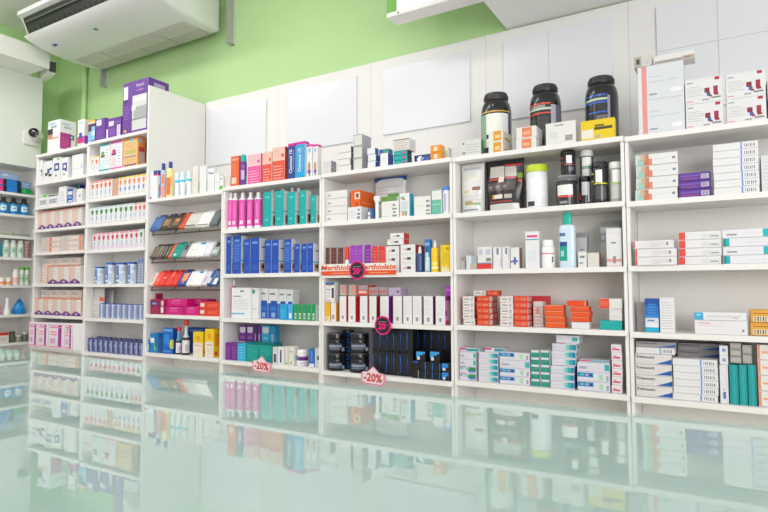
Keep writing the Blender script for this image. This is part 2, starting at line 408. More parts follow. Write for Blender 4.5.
m = MB()
m.box(AX0+0.06-cx, AX1-0.06-cx, 2.745-3.1, 2.755-3.1, 3.62-3.4, 3.634-3.4, mat('4E4F48', 0.4, kind='plastic'))
m.obj('louver', e)
m = MB()
for k in range(22):
    x = AX0+0.08+k*(AX1-AX0-0.16)/21-cx; m = MB(); m.box(x-.002, x+.002, 2.775-3.1, 2.795-3.1, 3.548-3.4, 3.565-3.4, mat('4A4C48', 0.5, kind='plastic')); m.obj('outlet_vane', e)
for bx, za in ((-3.73, 3.33), (-5.60, 3.29)):
    m = MB(); m.box(bx-0.02-cx, bx+0.02-cx, 3.55-3.1, 3.618-3.1, za-3.4, 0.5, mat('BEBFBC', 0.35, metal=0.6, kind='metal')); m.box(bx-0.026-cx, bx+0.026-cx, 3.606-3.1, 3.6185-3.1, za-3.4, 0.5, mat('D5D6D3', 0.4, kind='metal')); m.obj('bracket', e)
for (x, w, cc) in ((-5.40, 0.05, '2D5FA8'), (-4.75, 0.035, '2FA37A')):
    m = MB(); m.box(x-cx, x+w-cx, 2.93-3.1, 2.96-3.1, 3.446-3.4, 3.452-3.4, mat(cc, 0.4)); m.obj('sticker', e)
tag(e, 'white ceiling-hung air conditioner with a dark slot outlet', '', 'air conditioner')
m = MB(); m.tube([(0, 0, 0), (0, 0, 0.5), (0, 0, 1.0), (0, 0, 1.48)], 0.028, mat('BCDC9B', 0.5, kind='paint', amp=0.03, scale=3)); o = m.obj('conduit_pipe'); o.location = (-5.95, 3.588, 2.458)
tag(o, 'green painted pipe running down the wall from the air conditioner', '', 'pipe')
# sign box under the ceiling
e = empty('light_box_sign', (-1.87, 3.18, 2.935))
m = MB(); m.box(0, 0.675, 0, 0.13, 0, 0.03, LAM, ch=0.003); m.obj('frame', e)
m = MB(); m.box(0.07, 0.675, 0.01, 0.12, 0.0305, 0.40, mat('EDF0F6', 0.3, kind='acrylic')); m.obj('panel', e)
m = MB(); m.box(0.0, 0.069, 0.005, 0.125, 0.0305, 0.40, mat('5DA80F', 0.35, kind='acrylic')); m.obj('end_panel', e)
m = MB(); m.lathe([(0, 0, 0), (0.006, 0, 0), (0.006, 0.003, 0), (0, 0.003, 0)], lambda c: mat('6A6A66', 0.4, kind='metal'), 10); o = m.obj('screw', e); o.rotation_euler.x = math.pi/2; o.location = (0.09, -0.0005, 0.014)
tag(e, 'white sign box with a bright green end, hung under the ceiling', '', 'sign')
# small tilted fitting at the end of the ledge
e = empty('mounted_light_fitting', (-5.93, 3.20, 3.375), math.radians(-14))
m = MB(); m.box(-0.30, 0.10, -0.035, 0.035, -0.03, 0.10, LAM, ch=0.006); m.obj('housing', e)
m = MB(); m.box(0.101, 0.115, -0.03, 0.03, -0.02, 0.085, mat('4A4A48', 0.5, kind='plastic')); m.obj('end_cap', e)
tag(e, 'short white box fitting at the end of the side ledge', '', 'light fitting')
# security camera on the white side facing
y, z = atX(31, 137, XL+0.06)
e = empty('security_camera', (XL, y, z))
m = MB(); m.box(0.001, 0.012, -0.035, 0.075, -0.055, 0.05, LAM, ch=0.002); m.obj('mount_plate', e)
m = MB(); m.lathe([(0, 0, 'w'), (0.040, 0, 'w'), (0.043, 0.01, 'w'), (0.043, 0.10, 'w'), (0.036, 0.115, 'w'), (0, 0.116, 'w')], lambda c: acw, 20); o = m.obj('body', e); o.location = (0.05, 0.05, 0.005); o.rotation_euler = (math.radians(86), 0, math.radians(48))
m = MB(); m.lathe([(0, 0, 'w'), (0.035, 0, 'w'), (0.035, 0.006, 'w'), (0.020, 0.012, 'w'), (0, 0.013, 'w')], lambda c: mat('0C0C0E', 0.1, kind='gloss'), 20); o = m.obj('lens', e); o.location = (0.05+0.0863, 0.05-0.0777, 0.0132); o.rotation_euler = (math.radians(86), 0, math.radians(48))
e.scale = (1.35, 1.35, 1.35)
tag(e, 'small white security camera with a black lens by the corner', '', 'camera')
# white boards fixed to the upper wall
BOARD = mat('E6E6EC', 0.22, kind='coated_board', amp=0.01)
def board(px, look, split=(), hz=None):
    (xa, ya), (xb, yb), zlow = px
    a, za = atY(xa, ya, 3.58); b, zb = atY(xb, yb, 3.58); z1 = (za+zb)/2
    z0 = atY((xa+xb)/2, zlow, 3.58)[1]
    cx = (a+b)/2
    cuts = [a]+[atY(s, ya, 3.58)[0] for s in split]+[b]
    e = empty('wall_board', (cx, 3.585, z0))
    for i in range(len(cuts)-1):
        zz = [0, z1-z0] if hz is None else [0, atY(xa, hz, 3.58)[1]-z0, z1-z0]
        for j in range(len(zz)-1):
            m = MB(); m.box(cuts[i]-cx+.0006, cuts[i+1]-cx-.0006, 0, 0.0145, zz[j]+.0006, zz[j+1]-.0006, BOARD, ch=0.0008); m.obj('sheet', e)
    tag(e, look, '', 'board', 'boards on the upper wall')
board(((210, 110), (265.5, 98), 162), 'plain white board on the upper wall of the hanging-pack bay')
board(((287.7, 90), (356, 77), 146.5), 'plain white board on the upper wall of the blue-carton bay')
board(((382, 71.5), (469, 49), 128), 'plain white board on the upper wall of the sale-sign bay')
board(((502.7, 40.4), (610.8, 16.7), 112), 'white two-sheet board on the wall behind the black jugs', (548,))
board(((655.5, 5), (800, -24), 104), 'large white board of four sheets above the end bay', (717,), 52)
# ================================================================== goods, shelf by shelf
def bottle_body(col, lab=None, sh=0.72, neck=0.38, z0=0.0):
    return [(0, 0, col), (0.93, 0, col), (1, 0.02, col), (1, sh-0.07, col), (0.9, sh-0.02, col), (neck+.1, sh+0.02, col), (neck, sh+0.03, col), (neck, sh+0.06, col), (0, sh+0.06, col)]
def cap_p(col, r, z0, z1):
    return [(0, z0, col), (r, z0, col), (r, z1-0.02, col), (r*0.9, z1, col), (0, z1, col)]
def jar_body(col, z1): return [(0, 0, col), (0.9, 0, col), (1, 0.03, col), (1, z1-0.03, col), (0.94, z1, col), (0, z1, col)]
def lid_p(col, z0, r=1.02): return [(0, z0, col), (r, z0, col), (r, 0.97, col), (r*0.94, 1.0, col), (0, 1.0, col)]

def hgt(o): return o.get('zt', 0)-CUR['z']
# ---------------- corner tower bay
S(1, 0)
o = carton('white and magenta breast-pump carton', 48.2, 60.2, 120.3, dep=0.155, c='white', name='baby_care_box',
  F=[(0.06, .88, .62, .93, 'sky'), (0.0, .58, .42, .75, 'dark'), (0, .46, .4, .58, 'skin'), (.1, .42, .9, .47, 'salmon')],
  R=[(0.02, .1, .72, .60, 'C0388F')]+lines(.08, .16, .6, .5, 5, 'D86AB0')+[(.12, .86, .62, .89, 'sky'), (.62, .42, .9, .58, 'navy'), (.68, .46, .82, .54, 'lgrey')])
w_ = 0.2
lettering('avent', 0.055, '7B8FA0', o, (0.0, -0.0012, hgt(o)*.81), sx=0.8)
lettering('avent', 0.04, '7B8FA0', o, ((X_(60.2, 130, .02)-X_(48.2, 130, .02))/2+.0006, 0.075, hgt(o)*.78), rot=(math.pi/2, 0, math.pi/2), sx=0.8)
carton('white carton with a purple splash beside the breast pump', 78, 84.6, 119.6, dep=0.06, name='baby_care_box', F=[(.1, .86, .8, .91, 'mint'), (0, .12, 1, .38, 'mag'), (.2, .3, .7, .52, 'blue'), (.05, .04, .9, .1, 'lgrey')], R=[(0, .1, 1, .4, 'violet')])
S(2, 0)
carton('dark red carton with a blue bottle picture', 88.4, 95.5, 119.8, dep=0.06, c='5A2348', name='baby_care_box', F=[(0, .9, 1, 1, 'amber'), (0, .84, 1, .9, 'white'), (0, 0, .45, .5, 'sky'), (.45, .1, 1, .7, 'sky'), (.55, .3, .9, .5, 'white')])
carton('purple carton with a tall white corner label', 96, 105.6, 118.6, dep=0.06, c='purple', name='baby_care_box', F=[(.05, .7, .6, .97, 'E4DEEE')]+lines(.1, .15, .8, .55, 5, '8C62B8'))
carton('purple carton with a square label and white bottle', 106.4, 121.4, 117.6, dep=0.06, c='purple', name='baby_care_box', F=[(.17, .62, .5, .86, 'E4DEEE'), (.55, .74, .95, .78, '9C78C4'), (.02, .03, .12, .5, 'white'), (.72, .04, .95, .62, 'D9D0E6'), (.2, .12, .6, .5, '8550B0')], R=[(0, 0, 1, 1, 'dpurp')])
o = carton('large purple steriliser carton with a white product window', 123.3, 149.0, 80.5, dep=0.20, c='purple', name='steriliser_box', back=0.02,
  F=[(.03, .68, .2, .93, 'E8E6F0'), (.03, .62, .2, .66, '3A2A5A'), (.06, .05, .16, .10, 'amber')]+lines(.05, .3, .25, .58, 5, '8C62B8')+[(.38, .06, .93, .72, 'D9DAD6'), (.44, .25, .93, .5, 'AEB0AC'), (.38, .25, .93, .28, '8D8F8B'), (.36, .44, .5, .54, 'white'), (.42, .6, .9, .68, 'F3F3F0')],
  R=[(.25, .72, .8, .93, 'B7A8CC')], T=[(.3, .2, .7, .8, '8C62B8')])
lettering('Natural', 0.038, 'E9E2F2', o, (0.06, -0.001, hgt(o)*.90), sx=0.9); lettering('comfort', 0.03, 'C9B5DF', o, (0.06, -0.001, hgt(o)*.81), sx=0.9)
S(1, 1)
NB = dict(name='baby_bottle_box', dep=0.085)
carton('white carton with a dark hooked figure', 35.6, 43.0, 160.6, F=[(.35, .5, .9, .58, 'navy'), (.7, .3, .9, .5, 'navy')], **NB)
carton('white carton with a dark splayed figure', 43.6, 52.4, 161, F=[(.2, .3, .5, .45, 'dark'), (.45, .4, .7, .62, 'navy'), (.6, .25, .95, .38, 'dark'), (.7, .55, .95, .66, 'dark')], **NB)
for a, b, t in ((53, 60.6, 'white carton with a blue ring and green sticker'), (61.2, 68.4, 'white carton with a blue ring and hooked tail')):
    F = [(.2, .42, .85, .75, 'navy'), (.36, .51, .68, .66, 'white'), (.35, .18, .55, .26, 'brown')]
    F += [(.5, .88, .85, .98, '6FD63A')] if 'sticker' in t else [(.55, .36, .85, .42, 'navy')]
    carton(t, a, b, 157.3, F=F, **NB)
carton('plain white carton at the shelf end', 72.2, 83.2, 154.4, F=[(.0, .36, 1, .39, 'C8DAD8'), (.84, .4, .92, .52, 'sky')], **NB)
S(1, 2)
for a, b, t in ((39.3, 47.6, 'low white tub with a green lid sticker'), (48.4, 58.2, 'low white tub with a dark lid and green sticker')):
    carton(t, a, b, 195.3 if a < 45 else 193.8, dep=0.09, name='cream_tub', cat='tub', F=[(0, .82, 1, .95, 'dgrey' if a > 45 else 'lgrey'), (.4 if a < 45 else .75, .82, .95, 1, '6FD63A'), (.1, .2, .9, .6, 'C6CAD4')]+lines(.1, .2, .9, .6, 3, 'ink'))
carton('plain white carton between tub and blue box', 58.7, 66.4, 186.6, F=lines(.2, .2, .8, .75, 5, 'lgrey'))
carton('blue carton with a white side beside teal pack', 67.4, 73.0, 189, dep=0.05, c='blue', side='white', F=[(.1, .6, .9, .85, 'white'), (.2, .1, .9, .2, 'white'), (.2, .35, .8, .5, 'sky')])
carton('white carton with a small grey mark at the shelf end', 76.6, 82.4, 188.6, dep=0.07, F=[(.4, .4, .7, .55, 'ink')])
carton('long teal and green carton lying behind', 62.5, 79.5, 183, dep=0.06, back=0.15, zb=CUR['z'], F=[(0, 0, 1, .6, 'white'), (.3, .6, 1, 1, 'dteal'), (0, .75, .4, 1, 'leaf')], R=[(0, 0, 1, 1, 'navy')])
ARC = [(0, 0, 1, .10, '6A2C86'), (.08, .10, .92, .15, '6A2C86'), (.22, .15, .78, .21, '6A2C86'), (.34, .21, .66, .25, '6A2C86'), (.4, .06, .62, .16, 'D9C4E4')]
def arcs(c): return [(0, .95, 1, 1, 'salmon'), (.55, .2, .95, .93, 'F1ECEA')]+lines(.6, .3, .9, .85, 6, 'lgrey')+ARC
S(1, 3)
row('peach carton with a purple foot arc', 35.8, 82, 5, (212, 207), name='diaper_cream_box', c='peach', F=arcs(1), R=[(0, 0, 1, 1, 'F6EFEC')], group='peach cartons with purple arcs')
S(1, 4)
for k in range(3):
    for a, b in ((41, 60.2), (60.8, 81)):
        stack_y = 234.2+k*5.8
        carton('flat pale carton with orange ends', a, b, None, dep=0.10, h=(FZ[(1, 3)]-0.026-FZ[(1, 4)])*0.24, zb=CUR['z']+(2-k)*(FZ[(1, 3)]-0.026-FZ[(1, 4)])*0.245, name='wipes_box', c='E8DCD4', F=[(0, .04, 1, .12, 'salmon'), (.42 if a < 50 else .9, .1, .56 if a < 50 else 1, .95, 'F08A60')]+lines(.05, .3, .4, .9, 3, 'ink'), group='flat pale cartons in three layers')
S(1, 5)
carton('pale carton without an arc at the row end', 42, 47.4, 264.5, c='peach', F=lines(.2, .2, .8, .8, 4, 'F3E6DE'), name='diaper_cream_box')
row('peach carton, purple arc and orange rim', 48, 80.4, 3, (265.9, 265.3), name='diaper_cream_box', c='peach', F=arcs(1), R=[(0, 0, 1, 1, 'F6EFEC')], dep=0.09, group='peach cartons with purple arcs')
z_ = zat(60, 265.5, 0.02)
row('flat pale carton lying across the peach row', 43, 80.5, 4, (258.8, 257.5), zb=z_+0.002, name='wipes_box', c='E4DAD2', F=[(.8, .1, .95, .9, 'F4C2AC'), (0, .05, 1, .15, 'F0BBA4')]+lines(.1, .4, .7, .9, 2, 'ink'), back=0.035, dep=0.08, group='flat cartons on the peach rows')
S(1, 6)
row('peach carton, purple arc and orange top', 33.6, 81, 5, (298, 298.3), name='diaper_cream_box', c='peach', F=[(0, .92, 1, 1, 'F0955A')]+arcs(1), dep=0.09, back=0.012, group='peach cartons with purple arcs')
z_ = zat(60, 298, 0.012)
row('flat pale carton lying across the peach row', 40.5, 81, 4, (290.3, 289.8), zb=z_+0.002, name='wipes_box', c='E4DAD2', F=[(0, .05, 1, .15, 'F0BBA4'), (.8, .1, .95, .9, 'F4C2AC')]+lines(.1, .4, .7, .9, 2, 'ink'), back=0.03, dep=0.08, group='flat cartons on the peach rows')
S(1, 7)
DP = [(.62, .05, .84, .9, 'A23A9A'), (.1, .8, .8, .86, 'E77FB2'), (.1, .62, .55, .67, 'F08A9A'), (.1, .52, .55, .57, 'F08A9A'), (.1, .2, .45, .4, 'D9A9CC'), (.05, .04, .95, .1, 'E8A0B8')]
for i, (a, b, t) in enumerate(((28.0, 38, 'pink and purple diaper pack, leftmost, jutting past the tower'), (38.6, 48.2, 'pink and purple diaper pack second in line'), (48.8, 64.4, 'widest diaper pack with a broad purple stripe'), (65, 72.6, 'narrow diaper pack with a green dot'), (73.2, 81, 'crumpled clear plastic pack at the row end'))):
    rr = DP if i < 4 else lines(.1, .1, .9, .8, 5, 'F7F2F4')
    if i == 3: rr = rr+[(.2, .7, .5, .78, '6FD63A')]
    carton(t, a, b, 322+i*.4, dep=0.14, c='EFE0E8' if i < 4 else 'F4F1F3', name='diaper_pack', cat='diaper pack', F=[(0, .93, 1, 1, 'F4EAF0'), (.05, .9, .95, .93, 'D870A4')]+rr if i < 4 else rr, R=[(.1, .1, .9, .9, 'F6F0F4')], back=-0.03, fn=fgloss)
# ---------------- inner tower bay
S(2, 1)
for k, (a, b) in enumerate(((89.6, 93.8), (94.5, 98.8))):
    carton('slim white carton with an orange flame', a, b, 156, dep=0.06, F=[(.1, .9, .9, 1, 'yellow'), (.3, .6, .75, .8, 'F06A3A'), (.4, .5, .7, .6, 'amber'), (.35, .25, .65, .35, 'sky')], name='baby_food_box')
def doll(c): return [(0, 0, 1, .09, c), (0, .93, 1, 1, c), (.1, .52, .5, .6, 'brown'), (.16, .58, .45, .72, 'mag' if c != 'teal' else 'leaf'), (.55, .2, .9, .88, 'F7F4F0')]+lines(.1, .15, .5, .45, 4, 'E7A7BC' if c != 'teal' else 'BFD8D8')+lines(.6, .25, .86, .85, 6, 'sky')
carton('white and teal baby cereal carton', 100, 110.2, 143.5, dep=0.07, c='E4EFF0', F=doll('teal'), name='baby_food_box')
carton('white and pink baby cereal carton', 110.6, 122.6, 139.6, dep=0.07, c='F6E6EC', F=doll('pink'), name='baby_food_box')
carton('large orange and cream baby cereal carton', 123, 138.4, 135.8, dep=0.07, c='EFC58C', name='baby_food_box', F=[(0, .93, 1, 1, 'F0903A'), (0, 0, .06, 1, 'F0903A'), (.94, 0, 1, 1, 'F0903A'), (0, 0, 1, .06, 'F0903A'), (.1, .06, .9, .1, 'navy'), (.1, .34, .9, .38, '7A7FA8'), (.15, .46, .85, .6, 'C9C070'), (.45, .88, .65, 1, 'sky')]+lines(.15, .65, .85, .86, 4, 'D9A860')+lines(.15, .12, .85, .32, 4, 'D9A860'),
  R=[(0, 0, 1, 1, 'E88A3C'), (.1, .5, .9, .66, 'C03A4A'), (.15, .12, .9, .5, 'B9A79C'), (.1, .8, .5, .95, 'sky')])
def slim(c2, top, base='white'): return [(.08, .9, .92, 1, top), (.22, .66, .78, .84, c2), (.32, .56, .68, .66, c2), (.35, .2, .65, .5, 'A9B9D8'), (.2, .04, .8, .12, 'E3D6D6')]
S(2, 2)
row('slim white carton with a red drop', 88.6, 112.2, 5, (181.8, 178.8), dep=0.07, F=slim('F0604A', 'salmon'), R=[(0, .05, 1, .95, 'F6EDEA')], name='baby_food_box', group='slim white baby food cartons')
carton('orange and grey patterned carton turned sideways', 112.5, 117.8, 178.6, dep=0.06, c='E2B79A', F=[(.1, .1, .45, .95, 'C9A9A0'), (.55, .1, .9, .95, 'E9A070')], name='baby_food_box')
row('slim white carton with a yellow cap band', 118.3, 146, 6, (178, 172.8), dep=0.07, F=slim('F08A4A', 'yellow')+[(.3, .3, .7, .45, '6F86C8')], R=[(0, .05, 1, .95, 'F6EDEA')], name='baby_food_box', group='slim white baby food cartons')
S(2, 3)
row('slim white carton with a green drop', 88.2, 133.6, 9, (208, 203), dep=0.07, F=slim('3F8A4A', 'C9E4EA'), R=[(0, .05, 1, .95, 'E6EEF2')], name='baby_food_box', group='slim white baby food cartons')
row('slim white carton with a red drop', 134, 146, 3, (203.2, 201.4), dep=0.07, F=slim('E8452F', 'F6B49A'), R=[(0, .05, 1, .95, 'F6EDEA')], name='baby_food_box', group='slim white baby food cartons')
S(2, 4)
row('slim white carton with a pink drop', 92.5, 138.8, 10, (234, 229.4), dep=0.07, F=slim('D83A6A', 'F39AA4')+[(.1, .05, .9, .3, 'E6D2EA')], R=[(0, .05, 1, .95, 'F2E6EE')], name='baby_food_box', group='slim white baby food cartons')
carton('slim white carton with a green drop ending the pink row', 139.2, 143.6, 229, dep=0.07, F=slim('3F8A4A', 'C9E4EA'), name='baby_food_box')
def can(look, a, b, yt, back=0.02, cap='blue', label='B4C6DE', dark='5E7EB6', nolid=False, group=None):
    return turned(look, a, b, yt, 'formula_can', 'can', jar_body('DDE4EE', 0.93), lid_p(cap, 0.9), 'lid', [(0.03, 0.86, -110, -25, dark), (0.1, .5, -25, 10, label), (.6, .8, -20, 40, label), (.05, .86, 60, 140, label), (.3, .4, -80, -40, 'DDE4EE'), (.1, .2, -90, -30, 'DDE4EE')], back=back, fncap=fplast, group=group)
S(2, 5)
can('small white and blue formula can', 94.9, 105.2, 266.8)
can('blue lidded formula can with grey label', 105.8, 116, 262.8); can('blue lidded formula can with teal drop', 116.4, 127.6, 262.6); can('blue lidded formula can beside the grey cartons', 128.2, 137.4, 262)
row('tall grey and blue carton beside the formula cans', 138, 143.6, 2, (258, 257.6), dep=0.08, c='9BA6C4', F=lines(.1, .1, .9, .95, 8, 'C9D2E4')+[(.2, .8, .8, .95, '4A62A8')], name='formula_box')
S(2, 6)
pouch('crinkled clear bag with a red tag', X_(88, 300, .03), X_(99.5, 300, .03), CUR['z'], zat(93, 287.5, .05), D+0.03, 0.09, 'CFCBCB', name='plastic_bag', cat='bag', rects=lines(.1, .1, .9, .5, 4, 'BDB5B0')+lines(.15, .6, .8, .9, 4, 'DAD8DC')+[(.75, .55, .98, .68, 'F0643C')])
pouch('crinkled clear bag behind the small cans', X_(100.5, 300, .15), X_(109, 300, .15), CUR['z'], zat(103, 288.5, .17), D+0.15, 0.08, 'D6D5D8', name='plastic_bag', cat='bag', rects=lines(.1, .3, .9, .9, 6, 'C4C4CA'))
for i in range(8):
    a = 99.6+i*5.55
    turned('small silver and blue can', a, a+5.5, 303.2+i*0.15, 'drink_can', 'can', jar_body('C6CEE2', 0.95), lid_p('4458B0', .93, 0.98), 'lid', [(0.05, .9, -100, -30, '7484BC'), (.1, .85, 0, 30, '8FA0CE')], group='small silver and blue cans')
S(2, 7)
for i in range(11):
    a = 88+i*5.05
    turned('dark blue front-row can', a, a+5.0, 337.6+i*0.42, 'drink_can', 'can', jar_body('5C659C', 0.95), lid_p('2E3470', .93, 0.98), 'lid', [(0.05, .9, 5, 45, 'B9C2DE'), (.1, .85, -100, -50, '3A4480'), (.5, .7, -50, 0, '8C96C0')], group='dark blue cans in two rows')
for i in range(9):
    a = 97+i*5.05
    turned('dark blue rear-row can', a, a+4.9, 336.2+i*0.4, 'drink_can', 'can', jar_body('5C659C', 0.95), lid_p('3A4180', .93, 0.98), 'lid', back=0.105, group='dark blue cans in two rows')
# ---------------- bay with the hanging packs
S(3, 0)
carton('white carton with a navy and magenta corner', 150, 157.8, 170.5, dep=0.05, F=[(.45, .88, 1, 1, 'navy'), (.45, .82, 1, .88, 'mag'), (.0, .05, .25, .1, 'hot'), (0, 0, .25, .05, 'cyan')], R=[(0, .88, 1, 1, 'navy'), (0, .82, 1, .88, 'mag'), (.2, 0, .6, .4, 'sky'), (.2, .3, .6, .5, 'salmon')])
turned('patterned blue and orange bottle with a navy cap', 160.6, 166.8, 163.6, 'sunscreen_bottle', 'bottle', bottle_body('B9C6DE', sh=.8), cap_p('navy', .62, .8, 1), patches=[(.05, .35, -60, 30, 'salmon'), (.1, .7, -100, -40, '5A7CC0'), (.4, .68, -30, 20, 'F08A4A'), (.3, .6, 30, 80, 'C9A0C0')])
turned('cream bottle with orange label and navy cap', 166.9, 174.6, 161.8, 'sunscreen_bottle', 'bottle', bottle_body('F3E2A0', sh=.8), cap_p('navy', .5, .8, 1), patches=[(.08, .55, -70, -5, 'orange'), (.3, .6, -5, 25, 'F3B27A'), (.06, .2, 0, 50, 'E8D9B0')])
for i, (a, b, y) in enumerate(((174.8, 179.8, 172.8), (179.9, 185.6, 172), (186.4, 192, 171))):
    turned('white bottle with a cyan band', a, b, y, 'lotion_bottle', 'bottle', [(0, 0, 'EEF3F6'), (.95, 0, 'EEF3F6'), (1, .05, 'EEF3F6'), (1, .64, 'EEF3F6'), (.95, .7, 'EEF3F6'), (.9, .74, 'EEF3F6'), (0, .74, 'EEF3F6')], [(0, .745, 'D9EAF4'), (.9, .745, 'D9EAF4'), (.88, .92, 'D9EAF4'), (.5, 1, 'D9EAF4'), (0, 1, 'D9EAF4')], patches=[(.58, .68, -120, 120, '4CC4E6'), (.05, .5, -100, -50, '9DB9CC')])
carton('cream carton with a green side', 192.6, 198.2, 166.2, dep=0.03, c='EDE9DF', R=[(.3, .05, 1, .45, 'leaf')])
carton('tall white carton with a green strip', 199.6, 206.4, 165.6, dep=0.035, R=[(.2, .08, .9, .5, 'leaf'), (.5, .5, 1, 1, 'lgrey')])
carton('white carton with a purple swoosh', 207.4, 214.4, 168.2, dep=0.035, F=[(.05, .8, .4, .86, 'A79AC0'), (.35, .76, .95, .82, '8A7BB0')])
carton('small plain white carton behind the leaf carton', 214.8, 219.2, 173, dep=0.05, F=[(.1, .5, .9, .55, 'lgrey')])
carton('small white carton with a green leaf', 219.6, 223.2, 175.6, dep=0.03, F=[(.0, .1, .9, .34, '6CC030'), (.1, .75, .8, .85, 'B9A9B9')], back=0.012)
# sloping racks with packs lying against them
def rack(y0, y1, look):
    zb = zat(185, y1, 0.03); zt = zat(185, y0, 0.14)
    e = empty('sloping_display_rack', ((BX[2]+BX[3])/2, D, zb)); hw = (BX[3]-BX[2])/2-0.022
    m = MB(); m.tube([(-hw, 0.036, 0.0), (hw, 0.036, 0.0)], 0.005, mat('5C5048', 0.4, metal=.5, kind='metal')); m.obj('front_rail', e)
    m = MB(); m.tube([(-hw, 0.128, 0.150), (hw, 0.128, 0.150)], 0.006, mat('C8B08A', 0.5, kind='wood')); m.obj('rear_rail', e)
    for s in (-hw+0.004, -hw/3, hw/3, hw-0.004):
        m = MB(); m.tube([(s, 0.036, 0.0), (s, 0.128, 0.150)], 0.004, mat('8A7A6A', 0.4, metal=.4, kind='metal')); m.obj('side_bar', e)
    tag(e, look, 'hanging-pack bay', 'rack', 'sloping display racks')
    return zb
def leaning(zb, a, b, ytop, look, c, rects=(), thick=0.03, ln=0.17, name='hanging_pack', flip=0.0):
    """a flat pack lying back on the sloping bars"""
    xa, xb = X_(a, ytop+10, 0.06), X_(b, ytop+10, 0.06)
    xa = max(xa, BX[2]+0.022)
    ang = math.radians(-32)
    e = empty(name, ((xa+xb)/2, D+0.030, zb+0.022)); e.rotation_euler = (ang, 0, 0)
    m = MB(); w = xb-xa-0.003
    m.box(-w/2, w/2, -thick, -0.002, 0, ln*0.82, None, rects, (), [(0, 0, 1, 1, c)], c, fgloss, ch=0.006); m.obj('pack', e)
    m = MB(); m.box(-w/2*0.8, w/2*0.8, -0.010, -0.006, ln*0.82+.0005, ln, fprint(c)); m.obj('header_card', e)
    tag(e, look, CUR['place'], 'pack')
CUR['place'] = "hanging-pack bay's upper rack"
zb = rack(219, 232.5, 'upper sloping rack of glove and hosiery packs')
for a in ((151.8, 164, 'blue plastic pack', '3A5F9C', [(.1, .2, .9, .85, '4A74B4')]), (164.3, 174, 'brown pack with a tan window', '463A34', [(.12, .2, .9, .75, '94794E'), (.3, .5, .6, .7, 'A98A5C')]), (174.2, 182.6, 'brown pack with an orange print', '463A34', [(.1, .2, .88, .75, '84694A'), (.3, .5, .9, .68, 'E08A6A')]),
          (183, 188.6, 'narrow orange-red pack', 'D85A34', [(.1, .1, .5, .9, '7A4034')]), (189, 200.6, 'grey-white pack with bottom shade in its colour', 'D5D2CC', [(0, 0, 1, .12, '75726C'), (.2, .3, .8, .4, 'C4C2BC')]), (201, 213.2, 'bright white pack', 'F0EFEC', [(0, 0, 1, .1, '8A8780'), (.2, .6, .8, .66, 'D8D7D4')]), (213.8, 221.4, 'charcoal pack beside the pink bottles', '5E666A', [(.1, .1, .9, .9, '6B7478')])):  # bottom shading of the two pale packs is painted into their fronts
    leaning(zb, a[0], a[1], 219, a[2], a[3], a[4])
CUR['place'] = "hanging-pack bay's middle rack"
zb = rack(249, 261.5, 'middle sloping rack of striped and teal packs')
for k in range(6):
    leaning(zb, 154.5+k*3.0, 157.4+k*3.0, 249, 'narrow dark brown striped pack', ['4A3E36', '2E2A28', '5E5148'][k % 3], [(.3, .1, .6, .9, 'B9A58C')], ln=0.15)
for a in ((173, 175.4, 'thin orange pack edge', 'E07048', []), (175.6, 184, 'teal green pack', '1F9C90', [(.3, .08, .6, .2, 'white'), (.1, .6, .9, .7, '1A867C')]), (184.6, 190, 'silver grey pack with a dark top', '8D9394', [(.2, .5, .9, .9, '3A3E40')]), (190.6, 199, 'soft white pack', 'E9E8E6', [(.2, .4, .8, .5, 'D2D2D2')]), (199.4, 207, 'white pack with a blue tab', 'F0F0F0', [(.05, .85, .9, 1, '2E9AD0')]), (207.4, 214, 'pale lilac pack', 'DDD9E2', [(.2, .2, .7, .8, 'E9E6EE')]), (214.4, 221.4, 'grey pack with a black corner', '93A09E', [(.3, .6, 1, .95, '24282A'), (.1, .1, .9, .4, 'C4CCCA')])):
    leaning(zb, a[0], a[1], 249, a[2], a[3], a[4], ln=0.16)
CUR['place'] = "hanging-pack bay's lower rack"
zb = rack(278, 290, 'lower sloping rack of red and white packs')
for a in ((149.5, 157.5, 'pale pack with a green spot', 'E3D6D2', [(.4, .2, .7, .5, '3FA050'), (.1, .6, .9, .8, 'F0B0A0')]), (158, 163.5, 'bright coral red pack', 'F0503C', [(.2, .3, .8, .5, 'F4806C')]), (163.8, 169.5, 'deep red pack with white print', 'DC2A22', [(.2, .5, .8, .6, 'F4A090')]), (169.8, 175.5, 'scarlet pack with coral corner', 'E63228', [(.5, .6, 1, 1, 'F4705C')]), (175.8, 181.4, 'plain scarlet pack', 'DE2C24', []), (181.8, 190.2, 'blue pack with an orange corner', '2C4E98', [(.3, .3, 1, .9, 'F09A6A'), (.5, .1, .8, .3, 'E86A4A')]), (190.6, 197.6, 'white pack leaning by the blue pack', 'ECECEE', [(.2, .3, .8, .4, 'D4D4DA')]), (198, 205, 'white pack with a small blue tab', 'F0F0F2', [(.1, .85, .8, 1, '3E9AD8')]), (205.4, 211, 'lilac white pack', 'DAD4E0', [(.2, .2, .8, .6, 'C8B4C4')]), (211.4, 216.6, 'navy and white pack', '2A5C96', [(.0, .1, .5, .5, 'E8E8EC')]), (217, 221.4, 'blue pack with a white lower half', '34669E', [(0, 0, 1, .45, 'EFEFF0')])):
    leaning(zb, a[0], a[1], 278, a[2], a[3], a[4], ln=0.16)
S(3, 3)
carton('tall crimson carton behind the logo carton', 146.6, 156.2, 293.4, dep=0.06, c='B81858', F=[(.4, .88, .9, .95, '7A6AB8'), (.1, .1, .3, .8, 'D83A78')], back=0.08)
carton('dark crimson carton with a blue oval', 150.4, 159.8, 299.2, dep=0.06, c='A01450', F=[(.15, .6, .7, .85, '2A3A90'), (.2, .66, .65, .78, '8FB0E0')]+lines(.1, .1, .9, .45, 3, 'C43A74'))
